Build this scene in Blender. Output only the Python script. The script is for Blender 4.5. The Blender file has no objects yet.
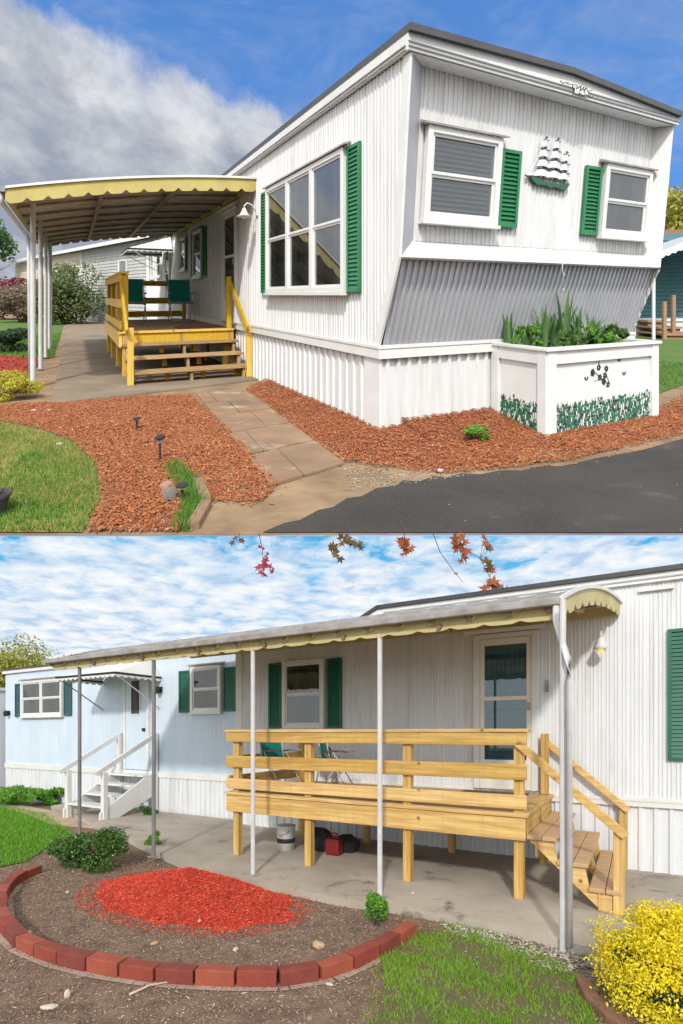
import bpy, bmesh, math, random
import numpy as np
from mathutils import Vector, noise as mnoise
R = math.radians
random.seed(7); rng = np.random.default_rng(7)
scene = bpy.context.scene
COL = scene.collection

# ------------------------------------------------------------------ camera, world, sun, exposure
F = 513.0
cam_data = bpy.data.cameras.new('camera')
cam = bpy.data.objects.new('camera', cam_data); COL.objects.link(cam)
cam.location = (0, 0, 0); cam.rotation_euler = (R(90), 0, 0)
cam_data.sensor_fit = 'VERTICAL'; cam_data.sensor_height = 36.0
cam_data.lens = 36.0 * F / 1024.0
cam_data.shift_y = (732 - 512) / 1024.0
cam_data.clip_start = 0.05; cam_data.clip_end = 3000
scene.camera = cam

SUN = Vector((-0.14, -1.0, 0.56)).normalized()         # towards the sun
sd = bpy.data.lights.new('sun', 'SUN'); sd.energy = 2.45; sd.angle = R(4.0); sd.color = (1.0, 0.93, 0.84)
sun = bpy.data.objects.new('sun', sd); COL.objects.link(sun)
sun.rotation_euler = SUN.to_track_quat('Z', 'Y').to_euler(); sun.location = (-5, -20, 15)

world = bpy.data.worlds.new('World'); scene.world = world; world.use_nodes = True
wn = world.node_tree; wn.nodes.clear()
def N(nt, t, **kw):
    n = nt.nodes.new(t)
    for k, v in kw.items(): setattr(n, k, v)
    return n
def math_(nt, op, a, b=None, clamp=False):
    n = N(nt, 'ShaderNodeMath', operation=op, use_clamp=clamp)
    for i, x in enumerate((a, b)):
        if x is None: continue
        if isinstance(x, (int, float)): n.inputs[i].default_value = x
        else: nt.links.new(x, n.inputs[i])
    return n.outputs[0]
def ramp(nt, fac, stops, interp='LINEAR'):
    n = N(nt, 'ShaderNodeValToRGB'); cr = n.color_ramp; cr.interpolation = interp
    while len(cr.elements) < len(stops): cr.elements.new(0.5)
    for e, (p, c) in zip(cr.elements, stops):
        e.position = p; e.color = (c[0], c[1], c[2], 1) if not isinstance(c, (int, float)) else (c, c, c, 1)
    nt.links.new(fac, n.inputs[0]); return n.outputs[0]
def mixc(nt, fac, a, b, mode='MIX'):
    n = N(nt, 'ShaderNodeMix', data_type='RGBA', blend_type=mode)
    for idx, x in ((0, fac), (6, a), (7, b)):
        if isinstance(x, (int, float)): n.inputs[idx].default_value = x
        elif isinstance(x, tuple): n.inputs[idx].default_value = (*x[:3], 1)
        else: nt.links.new(x, n.inputs[idx])
    return n.outputs[2]
def noisetex(nt, vec, scale, detail=4, rough=0.55, dist=0.0):
    n = N(nt, 'ShaderNodeTexNoise'); n.inputs['Scale'].default_value = scale
    n.inputs['Detail'].default_value = detail; n.inputs['Roughness'].default_value = rough
    n.inputs['Distortion'].default_value = dist
    if vec is not None: nt.links.new(vec, n.inputs['Vector'])
    return n.outputs['Fac']

sky = N(wn, 'ShaderNodeTexSky', sky_type='NISHITA'); sky.sun_disc = False
sky.sun_elevation = math.asin(SUN.z); sky.sun_rotation = math.atan2(SUN.x, SUN.y)
sky.air_density = 1.0; sky.dust_density = 0.6; sky.ozone_density = 2.5
tc = N(wn, 'ShaderNodeTexCoord'); sep = N(wn, 'ShaderNodeSeparateXYZ'); wn.links.new(tc.outputs['Generated'], sep.inputs[0])
zc = math_(wn, 'MAXIMUM', sep.outputs[2], 0.08)
X = math_(wn, 'DIVIDE', sep.outputs[0], zc); Y = math_(wn, 'DIVIDE', sep.outputs[1], zc)
cmb = N(wn, 'ShaderNodeCombineXYZ'); wn.links.new(X, cmb.inputs[0]); wn.links.new(Y, cmb.inputs[1])
n1 = noisetex(wn, tc.outputs['Generated'], 8.5, 10, 0.62, 0.1)
n2 = noisetex(wn, cmb.outputs[0], 2.6, 5, 0.55)
a_ = math_(wn, 'SUBTRACT', math_(wn, 'SUBTRACT', Y, 0.715), math_(wn, 'MULTIPLY', math_(wn, 'ADD', X, 0.411), 0.42))
c_ = math_(wn, 'SUBTRACT', -0.03, X)
m_ = math_(wn, 'MINIMUM', a_, c_)
m_ = math_(wn, 'ADD', math_(wn, 'MULTIPLY', m_, 11.0), math_(wn, 'MULTIPLY', math_(wn, 'SUBTRACT', n1, 0.5), 2.2))
big = ramp(wn, math_(wn, 'ADD', m_, 0.35, True), [(0.0, 0.0), (0.55, 0.9), (1.0, 1.0)], 'EASE')
mpw = N(wn, 'ShaderNodeMapping'); mpw.inputs['Scale'].default_value = (1.0, 2.2, 1); mpw.inputs['Rotation'].default_value = (0, 0, R(25))
wn.links.new(cmb.outputs[0], mpw.inputs[0])
n3 = noisetex(wn, mpw.outputs[0], 3.2, 8, 0.65, 0.6)
wisp = ramp(wn, n3, [(0.45, 0.03), (0.75, 0.38)])
rear = ramp(wn, math_(wn, 'DIVIDE', sep.outputs[1], 1.0), [(0.0, 0.88), (0.30, 0.80), (0.50, 0.0)])
mask = math_(wn, 'MAXIMUM', big, wisp)
mpc = N(wn, 'ShaderNodeMapping'); mpc.inputs['Scale'].default_value = (1, 1, 2.2); wn.links.new(tc.outputs['Generated'], mpc.inputs[0])
n4 = math_(wn, 'ADD', math_(wn, 'MULTIPLY', noisetex(wn, mpc.outputs[0], 9.5, 10, 0.64, 0.15), 1.6), -0.28)
depth = math_(wn, 'ADD', math_(wn, 'MULTIPLY', math_(wn, 'MINIMUM', math_(wn, 'MAXIMUM', a_, 0.0), 0.3), 1.3), n4)
cloudc = ramp(wn, depth, [(0.40, (0.76, 0.77, 0.80)), (0.62, (0.54, 0.57, 0.62)), (0.90, (0.34, 0.38, 0.47))])
rearc = (1.30, 1.28, 1.24)  # bright cloud cover behind the camera, added as neutral fill light
skyc = mixc(wn, 1.0, sky.outputs[0], (0.135, 0.24, 0.33), 'MULTIPLY')
fin = mixc(wn, rear, mixc(wn, mask, skyc, cloudc), rearc)
bg = N(wn, 'ShaderNodeBackground'); wn.links.new(fin, bg.inputs[0]); bg.inputs[1].default_value = 1.0
wo = N(wn, 'ShaderNodeOutputWorld'); wn.links.new(bg.outputs[0], wo.inputs[0])

scene.view_settings.view_transform = 'Standard'; scene.view_settings.look = 'None'
scene.view_settings.exposure = 0.02; scene.view_settings.gamma = 1.0
scene.view_settings.use_curve_mapping = False

# ------------------------------------------------------------------ the two places
# Near: a flat yard (eye 1.6 m above the patio).  Behind and above it a hillside terrace, rising
# at slope K, with the second home on it; posts and walls are plumb, courses follow the slope.
K = (732 - 295) / F; B = 5.0
LE1 = Vector((.867, -.499, 0)); LE2 = Vector((.499, .867, 0)); LO = LE2 * 6.84 + Vector((0, 0, -1.6))
UD2 = Vector((.8866, .4625, 0)); UD1 = Vector((-.4637, .886, 0)); UC = Vector((.366, 4.877, -1.35))
def hill(p): return (B * p[0], B * p[1], B * (p[2] + K * p[1]))
def U(s, t, h):                    # terrace: s along the home's front, t back along its side
    return hill(UC + UD2 * s + UD1 * t + Vector((0, 0, h)))
def UCAM(x, y, h): return hill((x, y, h - 1.35))
def L(a, b, h):                    # yard: a along the wall, b into it
    p = LO + LE1 * a + LE2 * b + Vector((0, 0, h)); return (p.x, p.y, p.z)
def UH(l, q, h): return U(-q, l, h)     # home coordinates shared by both: l back along the wall, q out from it
def LH(l, q, h): return L(-l, -q, h)
def W(x, y, z): return (x, y, z)
def gl(u, v, h=0.0):               # a pixel's ground point in yard home coordinates (l, q)
    r = Vector(((u - 341.5) / F, 1, (732 - v) / F)); p = r * ((-1.6 + h) / r.z) - LO
    return (-p.dot(LE1), -p.dot(LE2))
def gu(u, v, h=0.0):
    r = Vector(((u - 341.5) / F, 1, (295 - v) / F)); p = r * ((-1.35 + h) / r.z) - UC
    return (-p.dot(UD2) * -1, p.dot(UD1))   # (s, t)

# ------------------------------------------------------------------ mesh builder
class MB:
    def __init__(s, f): s.f = f; s.v = []; s.fc = []
    def add(s, vs, fs):
        n = len(s.v); s.v += [tuple(s.f(*p)) for p in vs]; s.fc += [tuple(i + n for i in f) for f in fs]; return s
    def box(s, x0, x1, y0, y1, z0, z1):
        return s.add([(x0,y0,z0),(x1,y0,z0),(x1,y1,z0),(x0,y1,z0),(x0,y0,z1),(x1,y0,z1),(x1,y1,z1),(x0,y1,z1)],
              [(0,3,2,1),(4,5,6,7),(0,1,5,4),(1,2,6,5),(2,3,7,6),(3,0,4,7)])
    def bar(s, p, q, w, d, up=(0, 0, 1)):
        p = Vector(p); q = Vector(q); ax = (q - p).normalized(); up = Vector(up)
        sd_ = ax.cross(up)
        if sd_.length < 1e-4: sd_ = ax.cross(Vector((1, 0, 0)))
        sd_.normalize(); u2 = sd_.cross(ax).normalized()
        c = [(-w/2, -d/2), (w/2, -d/2), (w/2, d/2), (-w/2, d/2)]
        vs = [p + sd_ * a + u2 * b for a, b in c] + [q + sd_ * a + u2 * b for a, b in c]
        return s.add([tuple(x) for x in vs], [(0,3,2,1),(4,5,6,7),(0,1,5,4),(1,2,6,5),(2,3,7,6),(3,0,4,7)])
    def tube(s, pts, r, n=8, r1=None):
        pts = [Vector(p) for p in pts]; rings = []; m = len(pts)
        for i, p in enumerate(pts):
            t = (pts[min(i+1, m-1)] - pts[max(i-1, 0)]).normalized()
            a = t.cross(Vector((0, 0, 1)))
            if a.length < 1e-3: a = t.cross(Vector((1, 0, 0)))
            a.normalize(); b = t.cross(a)
            rr = r if r1 is None else r + (r1 - r) * i / max(1, m - 1)
            rings.append([tuple(p + a * rr * math.cos(k * 2 * math.pi / n) + b * rr * math.sin(k * 2 * math.pi / n)) for k in range(n)])
        vs = [v for rg in rings for v in rg]; fs = []
        for i in range(m - 1):
            for k in range(n):
                fs.append((i*n+k, i*n+(k+1) % n, (i+1)*n+(k+1) % n, (i+1)*n+k))
        fs.append(tuple(range(n))); fs.append(tuple(range((m-1)*n, m*n)))
        return s.add(vs, fs)
    def prism(s, poly, fn, c0, c1):
        n = len(poly); vs = [fn(a, b, c0) for a, b in poly] + [fn(a, b, c1) for a, b in poly]
        fs = [tuple(range(n)), tuple(range(n, 2*n))] + [(i, (i+1) % n, n+(i+1) % n, n+i) for i in range(n)]
        return s.add(vs, fs)
    def grid(s, rows):
        n = len(rows[0]); vs = [p for r in rows for p in r]; fs = []
        for i in range(len(rows) - 1):
            for j in range(n - 1): fs.append((i*n+j, i*n+j+1, (i+1)*n+j+1, (i+1)*n+j))
        return s.add(vs, fs)
    def lathe(s, c, prof, n=16, ax=None):
        vs = []; fs = []; m = len(prof)
        for r, z in prof:
            for k in range(n):
                t = k * 2 * math.pi / n; vs.append((c[0] + r*math.cos(t), c[1] + r*math.sin(t), c[2] + z))
        for i in range(m - 1):
            for k in range(n): fs.append((i*n+k, i*n+(k+1) % n, (i+1)*n+(k+1) % n, (i+1)*n+k))
        fs.append(tuple(range(n))); fs.append(tuple(range((m-1)*n, m*n)))
        return s.add(vs, fs)
    def ribs(s, u0, u1, bot, top, out, period=0.1, dep=0.012, prof=((0,0),(.26,0),(.31,1),(.44,1),(.49,0),(.70,0),(.75,.8),(.86,.8),(.91,0))):
        # ribbed sheet metal: bot(u), top(u) give the sheet's edge, out is the push direction
        us = []; k = 0; x = u0
        while x < u1 - 1e-4:
            for f_, d in prof:
                if x + f_*period < u1: us.append((x + f_*period, d))
            x += period
        us.append((u1, 0)); o = Vector(out)
        rows = [[tuple(Vector(g(u)) + o * d * dep) for u, d in us] for g in (bot, top)]
        return s.grid(rows)
    def build(s, name, mat, parent=None, smooth=False, bevel=0.0, label=None, recalc=True, origin=None):
        me = bpy.data.meshes.new(name)
        vs = np.array(s.v)
        if origin is None: o = Vector(((vs[:,0].min()+vs[:,0].max())/2, (vs[:,1].min()+vs[:,1].max())/2, vs[:,2].min()))
        else: o = Vector(origin)
        me.from_pydata((vs - np.array(o)).tolist(), [], s.fc)
        if recalc and len(s.fc) < 60000:
            bm = bmesh.new(); bm.from_mesh(me); bmesh.ops.recalc_face_normals(bm, faces=bm.faces); bm.to_mesh(me); bm.free()
        if smooth: me.shade_smooth()
        me.materials.append(mat)
        ob = bpy.data.objects.new(name, me); COL.objects.link(ob)
        if parent is not None:
            ob.parent = parent; ob.location = o - wloc(parent)
        else: ob.location = o
        if bevel:
            m = ob.modifiers.new('bevel', 'BEVEL'); m.width = bevel; m.segments = 2; m.limit_method = 'ANGLE'
        if label: ob['label'] = label
        return ob
def wloc(o):
    p = Vector(o.location)
    while o.parent: o = o.parent; p += Vector(o.location)
    return p
def tag(o, label, cat, group=None):
    o['label'] = label; o['category'] = cat
    if group: o['group'] = group
    return o
def thing(name, loc, label, cat, group=None):
    o = bpy.data.objects.new(name, None); o.empty_display_size = .1; COL.objects.link(o); o.location = loc
    return tag(o, label, cat, group)
def struct(o, kind='structure'): o['kind'] = kind; return o
def copy_tree(o, parent=None):
    c = o.copy(); COL.objects.link(c)
    if parent: c.parent = parent
    for ch in list(o.children): copy_tree(ch, c)
    return c
def copy_to(o, delta, label):
    c = copy_tree(o); c.location = Vector(o.location) + Vector(delta); c['label'] = label; return c
def dU(s, t, h=0): return Vector(U(s, t, h)) - Vector(U(0, 0, 0))

# ------------------------------------------------------------------ materials
def M(name, c, rough=.6, c2=None, ns=3.0, bump=0.0, bs=40.0, metal=0.0, stretch=None, rot=0.0, spec=.5, S=1.0, lo=.35, hi=.65, dirt=None, island=None, knots=None, trans=0.0, speck=False, objvar=0.0, streak=None):
    m = bpy.data.materials.new(name); m.use_nodes = True; nt = m.node_tree; b = nt.nodes['Principled BSDF']
    b.inputs['Roughness'].default_value = rough; b.inputs['Metallic'].default_value = metal; b.inputs['Specular IOR Level'].default_value = spec
    t = N(nt, 'ShaderNodeTexCoord'); mp = N(nt, 'ShaderNodeMapping'); nt.links.new(t.outputs['Object'], mp.inputs[0])
    mp.vector_type = 'TEXTURE'
    st = stretch or (1, 1, 1); mp.inputs['Scale'].default_value = tuple(S / x for x in st); mp.inputs['Rotation'].default_value = (0, 0, rot)
    vec = mp.outputs[0]; col = None
    c2 = c2 or tuple(x * .82 for x in c)
    nz = noisetex(nt, vec, ns, 6, .6, .2)
    col = mixc(nt, ramp(nt, nz, [(lo, 0.0), (hi, 1.0)]), c, c2)
    if dirt:                       # (colour, scale, threshold)
        nd = noisetex(nt, vec, dirt[1], 8, .7, .5)
        col = mixc(nt, ramp(nt, nd, [(dirt[2], 0.0), (dirt[2] + .12, 1.0)]), col, dirt[0])
    if speck:
        ns_ = noisetex(nt, vec, 170, 3, .7); col = mixc(nt, ramp(nt, ns_, [(.45, 0.0), (.80, .6)]), col, (.20,.185,.17))
    if streak:
        mp3 = N(nt, 'ShaderNodeMapping'); mp3.vector_type = 'TEXTURE'; mp3.inputs['Scale'].default_value = (S/7, S/7, S/.45); nt.links.new(t.outputs['Object'], mp3.inputs[0])
        n5 = noisetex(nt, mp3.outputs[0], 1.6, 7, .7, .2); col = mixc(nt, ramp(nt, n5, [(.52, 0.0), (.80, .75)]), col, streak)
    if objvar:
        oi = N(nt, 'ShaderNodeObjectInfo'); hs = N(nt, 'ShaderNodeHueSaturation'); nt.links.new(col, hs.inputs['Color'])
        nt.links.new(math_(nt, 'ADD', math_(nt, 'MULTIPLY', oi.outputs['Random'], objvar), 1 - objvar*.6), hs.inputs['Value'])
        nt.links.new(math_(nt, 'ADD', math_(nt, 'MULTIPLY', oi.outputs['Random'], -objvar*.5), 1 + objvar*.1), hs.inputs['Saturation']); col = hs.outputs[0]
    if knots:
        vo = N(nt, 'ShaderNodeTexVoronoi'); vo.inputs['Scale'].default_value = knots[1]
        mp2 = N(nt, 'ShaderNodeMapping'); mp2.vector_type = 'TEXTURE'; mp2.inputs['Scale'].default_value = (S, S, S); nt.links.new(t.outputs['Object'], mp2.inputs[0])
        nt.links.new(mp2.outputs[0], vo.inputs['Vector'])
        col = mixc(nt, ramp(nt, vo.outputs['Distance'], [(0.05, 1.0), (.12, 0.0)]), col, knots[0])
    if island:
        g = N(nt, 'ShaderNodeNewGeometry')
        ic = ramp(nt, g.outputs['Random Per Island'], [(i / max(1, len(island) - 1), c_) for i, c_ in enumerate(island)])
        col = mixc(nt, .8, col, ic)
    nt.links.new(col, b.inputs['Base Color'])
    if bump:
        nb = noisetex(nt, vec, bs, 6, .7)
        bp = N(nt, 'ShaderNodeBump'); bp.inputs['Strength'].default_value = bump; bp.inputs['Distance'].default_value = .02 * S
        nt.links.new(nb, bp.inputs['Height']); nt.links.new(bp.outputs[0], b.inputs['Normal'])
    if trans:
        tr = N(nt, 'ShaderNodeBsdfTranslucent'); nt.links.new(col, tr.inputs[0]); mx = N(nt, 'ShaderNodeMixShader'); mx.inputs[0].default_value = trans
        nt.links.new(b.outputs[0], mx.inputs[1]); nt.links.new(tr.outputs[0], mx.inputs[2]); nt.links.new(mx.outputs[0], nt.nodes['Material Output'].inputs[0])
    return m
def glass(name, tint=(.68, .73, .75), mixv=.0):
    m = bpy.data.materials.new(name); m.use_nodes = True; nt = m.node_tree; nt.nodes.clear()
    tr = N(nt, 'ShaderNodeBsdfTransparent'); tr.inputs[0].default_value = (*tint, 1)
    gl_ = N(nt, 'ShaderNodeBsdfGlossy'); gl_.inputs['Roughness'].default_value = .02
    t = N(nt, 'ShaderNodeTexCoord'); nb = noisetex(nt, t.outputs['Object'], 1.2, 2)
    bp = N(nt, 'ShaderNodeBump'); bp.inputs['Strength'].default_value = .08; nt.links.new(nb, bp.inputs['Height']); nt.links.new(bp.outputs[0], gl_.inputs['Normal'])
    fr = N(nt, 'ShaderNodeLayerWeight'); fr.inputs[0].default_value = .5
    f2 = math_(nt, 'ADD', math_(nt, 'MULTIPLY', math_(nt, 'POWER', fr.outputs['Facing'], 3.5), .5), mixv + .04, True)
    mx = N(nt, 'ShaderNodeMixShader'); nt.links.new(f2, mx.inputs[0]); nt.links.new(tr.outputs[0], mx.inputs[1]); nt.links.new(gl_.outputs[0], mx.inputs[2])
    o = N(nt, 'ShaderNodeOutputMaterial'); nt.links.new(mx.outputs[0], o.inputs[0]); return m
def plain(name, c, **k): return M(name, c, **k)
mats = {}
for tagS, S in (('u', B), ('l', 1.0)):
    mats[tagS] = dict(
        white=M('white_siding_'+tagS, (.70,.70,.70) if S > 1 else (.72,.74,.76), .42, (.62,.62,.62) if S>1 else (.65,.68,.71), 1.6, .05, 30, S=S, stretch=(3,3,.6), dirt=((.55,.53,.50), 2.2, .66), streak=(.42,.38,.33)),
        trim=M('white_trim_'+tagS, (.74,.74,.72), .4, (.67,.67,.65), 3, .03, 60, S=S, dirt=((.5,.47,.42), 4, .70)),
        grey=M('grey_metal_'+tagS, (.42,.43,.46), .4, (.36,.37,.40), 2.5, .05, 30, S=S),
        green=M('green_shutter_'+tagS, (.008,.19,.062) if S > 1 else (.006,.13,.075), .45, (.006,.15,.05) if S > 1 else (.005,.10,.06), 6, S=S),
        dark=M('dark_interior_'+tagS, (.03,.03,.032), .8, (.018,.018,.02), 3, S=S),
        curtain=M('curtain_'+tagS, (.13,.13,.125), .9, (.05,.05,.05), 2.2, S=S, stretch=(9,9,.4)),
        blind=M('window_blind_'+tagS, (.36,.36,.37), .5, S=S),
        roof=M('roof_metal_'+tagS, (.03,.03,.035), .5, (.05,.05,.055), 5, .1, S=S),
        cream=M('cream_metal_'+tagS, (.52,.43,.13) if S>1 else (.57,.49,.23), .5, (.44,.35,.10) if S>1 else (.47,.40,.18), 3, S=S, dirt=((.36,.30,.16), 5, .64)),
        under=M('awning_underside_'+tagS, (.56,.52,.45) if S > 1 else (.78,.75,.50), .5, (.42,.38,.32) if S > 1 else (.68,.64,.42), 2, S=S, dirt=((.25,.13,.06), 3.5, .68)),
        rust=M('rusty_beam_'+tagS, (.30,.26,.22), .6, (.18,.09,.05), 4, .1, S=S, dirt=((.32,.10,.03), 3, .60)),
        metal=M('white_post_'+tagS, (.62,.62,.62), .4, (.50,.50,.51), 4, .05, S=S, dirt=((.35,.33,.30), 6, .64)),
        gutter=M('grey_gutter_'+tagS, (.34,.33,.32), .45, (.22,.20,.18), 6, .1, S=S),
        teal=M('teal_sling_'+tagS, (.012,.46,.46) if S > 1 else (.01,.29,.27), .7, (.01,.38,.38) if S > 1 else (.008,.20,.18), 20, .1, 200, S=S),
        frame=M('chair_frame_'+tagS, (.60,.60,.60), .35, S=S),
        door=M('white_door_'+tagS, (.78,.76,.70), .4, (.70,.68,.62), 3, S=S),
        dsiding=M('deck_shadow_siding_'+tagS, (.74,.72,.66), .5, (.66,.64,.57), 2, S=S),
    )
ROTE = math.atan2(LE1.y, LE1.x); ROTU = math.atan2(UD2.y, UD2.x)
def woods(tagS, S, c, c2, kn, rot):
    d = mats[tagS]
    d['wood_h'] = M('pine_along_'+tagS, c, .6, c2, 2.2, .12, 30, S=S, stretch=(.7, 14, 14), rot=rot, lo=.38, hi=.62, knots=(kn, 4.5), objvar=.28, dirt=(tuple(x*.62 for x in c), 5, .60), streak=tuple(x*.6 for x in c))
    d['wood_x'] = M('pine_across_'+tagS, c, .6, c2, 2.2, .12, 30, S=S, stretch=(14, .7, 14), rot=rot, lo=.38, hi=.62, knots=(kn, 4.5), objvar=.28, dirt=(tuple(x*.62 for x in c), 5, .60), streak=tuple(x*.6 for x in c))
    d['wood_v'] = M('pine_upright_'+tagS, c, .6, c2, 2.2, .12, 30, S=S, stretch=(14, 14, .7), rot=rot, lo=.38, hi=.62, knots=(kn, 4.5), objvar=.28, dirt=(tuple(x*.62 for x in c), 5, .60), streak=tuple(x*.6 for x in c))
woods('u', B, (.82,.53,.03), (.64,.37,.02), (.35,.17,.03), ROTU)
mats['u']['tread'] = M('worn_tread_u', (.48,.30,.11), .75, (.34,.20,.08), 2.5, .2, S=B, stretch=(.7,9,9), rot=ROTU, objvar=.3, dirt=((.24,.15,.08), 4, .56))
woods('l', 1., (.70,.46,.135), (.47,.27,.06), (.24,.10,.03), ROTE)
mats['u']['deck'] = M('worn_deck_u', (.46,.33,.20), .7, (.34,.24,.14), 3, .2, S=B, stretch=(1,8,8), rot=ROTU)
mats['l']['deck'] = M('worn_deck_l', (.60,.40,.22), .7, (.46,.29,.15), 3, .2, S=1, stretch=(1,8,8), rot=ROTE)
mats['u']['glass'] = glass('glass_u', mixv=.06); mats['l']['glass'] = glass('glass_l', mixv=.05)
GRE = M('bark', (.16,.12,.09), .9, (.08,.06,.045), 8, .4)
def leafm(name, cols, trans=.3): return M(name, cols[0], .6, cols[1], 4, island=cols, trans=trans)
LG = leafm('leaf_green', [(.05,.13,.02),(.09,.22,.03),(.03,.08,.015)])
LY = leafm('leaf_yellow', [(.88,.74,.01),(.96,.86,.04),(.60,.50,.02),(.90,.70,.005)])
LYU = leafm('leaf_yellow_terrace', [(.50,.45,.04),(.65,.58,.06),(.22,.26,.03)])
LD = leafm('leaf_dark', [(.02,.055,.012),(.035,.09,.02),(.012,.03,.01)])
LB = leafm('leaf_brown', [(.30,.22,.15),(.20,.14,.09),(.42,.34,.24)])
LR = leafm('leaf_burgundy', [(.16,.03,.04),(.28,.07,.08),(.08,.02,.02)])
LO_ = leafm('leaf_olive', [(.42,.40,.06),(.26,.30,.05),(.55,.48,.09),(.14,.17,.03)])
LSH = leafm('leaf_shrub', [(.10,.16,.04),(.20,.26,.08),(.05,.09,.025),(.28,.26,.14)])
LA = leafm('leaf_autumn', [(.45,.08,.02),(.60,.20,.03),(.25,.05,.02),(.5,.12,.02)])
LA2 = leafm('leaf_brown_maple', [(.25,.13,.04),(.12,.08,.03),(.35,.16,.04)])
LBR = leafm('leaf_bright', [(.10,.30,.02),(.18,.42,.04),(.05,.16,.015)])

# ------------------------------------------------------------------ scatter helpers
def in_poly(pts, poly):
    x, y = pts[:,0], pts[:,1]; c = np.zeros(len(pts), bool); n = len(poly)
    for i in range(n):
        x1, y1 = poly[i]; x2, y2 = poly[(i+1) % n]
        if y1 == y2: continue
        k = ((y1 > y) != (y2 > y)) & (x < (x2-x1)*(y-y1)/(y2-y1) + x1); c ^= k
    return c
def sample_poly(poly, n):
    p = np.array(poly); lo, hi = p.min(0), p.max(0); out = np.zeros((0, 2))
    while len(out) < n:
        q = rng.uniform(lo, hi, (n*2, 2)); out = np.vstack([out, q[in_poly(q, poly)]])
    return out[:n]
def raw(name, V, Fc, mat, parent=None, kind=None, smooth=False):
    me = bpy.data.meshes.new(name); o = V.mean(0); o[2] = V[:,2].min()
    me.from_pydata((V - o).tolist(), [], Fc.tolist()); me.materials.append(mat)
    if smooth: me.shade_smooth()
    ob = bpy.data.objects.new(name, me); COL.objects.link(ob)
    if parent is not None: ob.parent = parent; ob.location = Vector(o) - wloc(parent)
    else: ob.location = o
    if kind: ob['kind'] = kind
    return ob
def mapv(f, P): return np.array([f(*p) for p in P.tolist()])
def chips(name, f, poly, n, ln, wd, zfun, mat, kind='stuff', lift=.01, dens=None):
    P = sample_poly(poly, n)
    if dens is not None: P = P[rng.random(len(P)) < np.array([dens(*p) for p in P])]
    n = len(P); a = rng.uniform(0, 2*np.pi, n); t = rng.normal(0, .35, n)
    l_ = ln * np.clip(rng.lognormal(-.15, .5, n), .3, 2.6); w_ = wd * rng.uniform(.5, 1.4, n)
    z = np.array([zfun(*p) for p in P]) + lift * rng.uniform(0, 1, n)
    d = np.stack([np.cos(a), np.sin(a), t], 1); e = np.stack([-np.sin(a), np.cos(a), rng.normal(0, .3, n)], 1)
    c = np.stack([P[:,0], P[:,1], z], 1)
    v0 = c - d*l_[:,None]/2; v1 = c + d*l_[:,None]/2; v2 = c + e*w_[:,None]/2; v3 = c - e*w_[:,None]/2; v4 = c + np.array([0,0,1])*(w_*.45)[:,None]
    V = np.stack([v0, v2, v1, v3, v4], 1).reshape(-1, 3)
    b = np.arange(n)[:,None]*5; Fc = np.concatenate([b + np.array(x) for x in ((0,4,2),(0,1,4),(1,2,4))], 0) if 0 else np.concatenate([b+np.array([0,1,4]), b+np.array([1,2,4]), b+np.array([2,3,4]), b+np.array([3,0,4])], 0)
    return raw(name, mapv(f, V), Fc, mat, None, kind)
def blades(name, f, poly, n, h, w, zfun, mat, dens=None):
    P = sample_poly(poly, n)
    if dens is not None: P = P[rng.random(len(P)) < np.array([dens(*p) for p in P])]
    n = len(P); a = rng.uniform(0, 2*np.pi, n); hh = h*rng.uniform(.4, 1.3, n)
    z = np.array([zfun(*p) for p in P]); c = np.stack([P[:,0], P[:,1], z], 1)
    e = np.stack([np.cos(a), np.sin(a), 0*a], 1)*w; ln = np.stack([rng.normal(0,.45,n), rng.normal(0,.45,n), 0*a], 1)*hh[:,None]
    tip = c + ln; tip[:,2] += hh
    V = np.stack([c - e/2, c + e/2, tip], 1).reshape(-1, 3); Fc = np.arange(n*3).reshape(-1, 3)
    return raw(name, mapv(f, V), Fc, mat, None, 'stuff')
def foliage(name, f, c, rad, n, ls, mat, parent=None, lumps=8, shell=.55, droop=0., aspect=.55, floor=None, seed=0, up=0.0, spiky=0.0):
    # many leaf faces gathered into lumpy clumps through an ellipsoid
    r_ = np.random.default_rng(seed + 11); c = np.array(c); rad = np.array(rad)
    cl = r_.normal(0, 1, (lumps, 3)); cl /= np.linalg.norm(cl, axis=1)[:,None]; cl *= r_.uniform(.35, .8, (lumps, 1))
    cr = r_.uniform(.28, .52, lumps)
    k = r_.integers(0, lumps, n); d = r_.normal(0, 1, (n, 3)); d /= np.linalg.norm(d, axis=1)[:,None]
    rr = r_.uniform(shell, 1.0, n)**.7
    rr *= 1 + spiky * r_.random(n)**4
    P = (cl[k] + d * (cr[k] * rr)[:,None]) * rad + c
    if floor is not None: P[:,2] = np.maximum(P[:,2], floor + r_.uniform(0, .08, n)*rad[2])
    nrm = d * .7 + r_.normal(0, .5, (n, 3)); nrm[:,2] += up; nrm /= np.linalg.norm(nrm, axis=1)[:,None]
    t = np.cross(nrm, r_.normal(0, 1, (n, 3))); t /= np.linalg.norm(t, axis=1)[:,None]; b = np.cross(nrm, t)
    s = ls * r_.uniform(.6, 1.3, n)[:,None]
    V = np.stack([P - t*s/2, P + b*s*aspect/2, P + t*s/2 - nrm*s*.15, P - b*s*aspect/2], 1).reshape(-1, 3)
    Fc = (np.arange(n)[:,None]*4 + np.array([0,1,2,3]))
    return raw(name, mapv(f, V), Fc, mat, parent)
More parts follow.
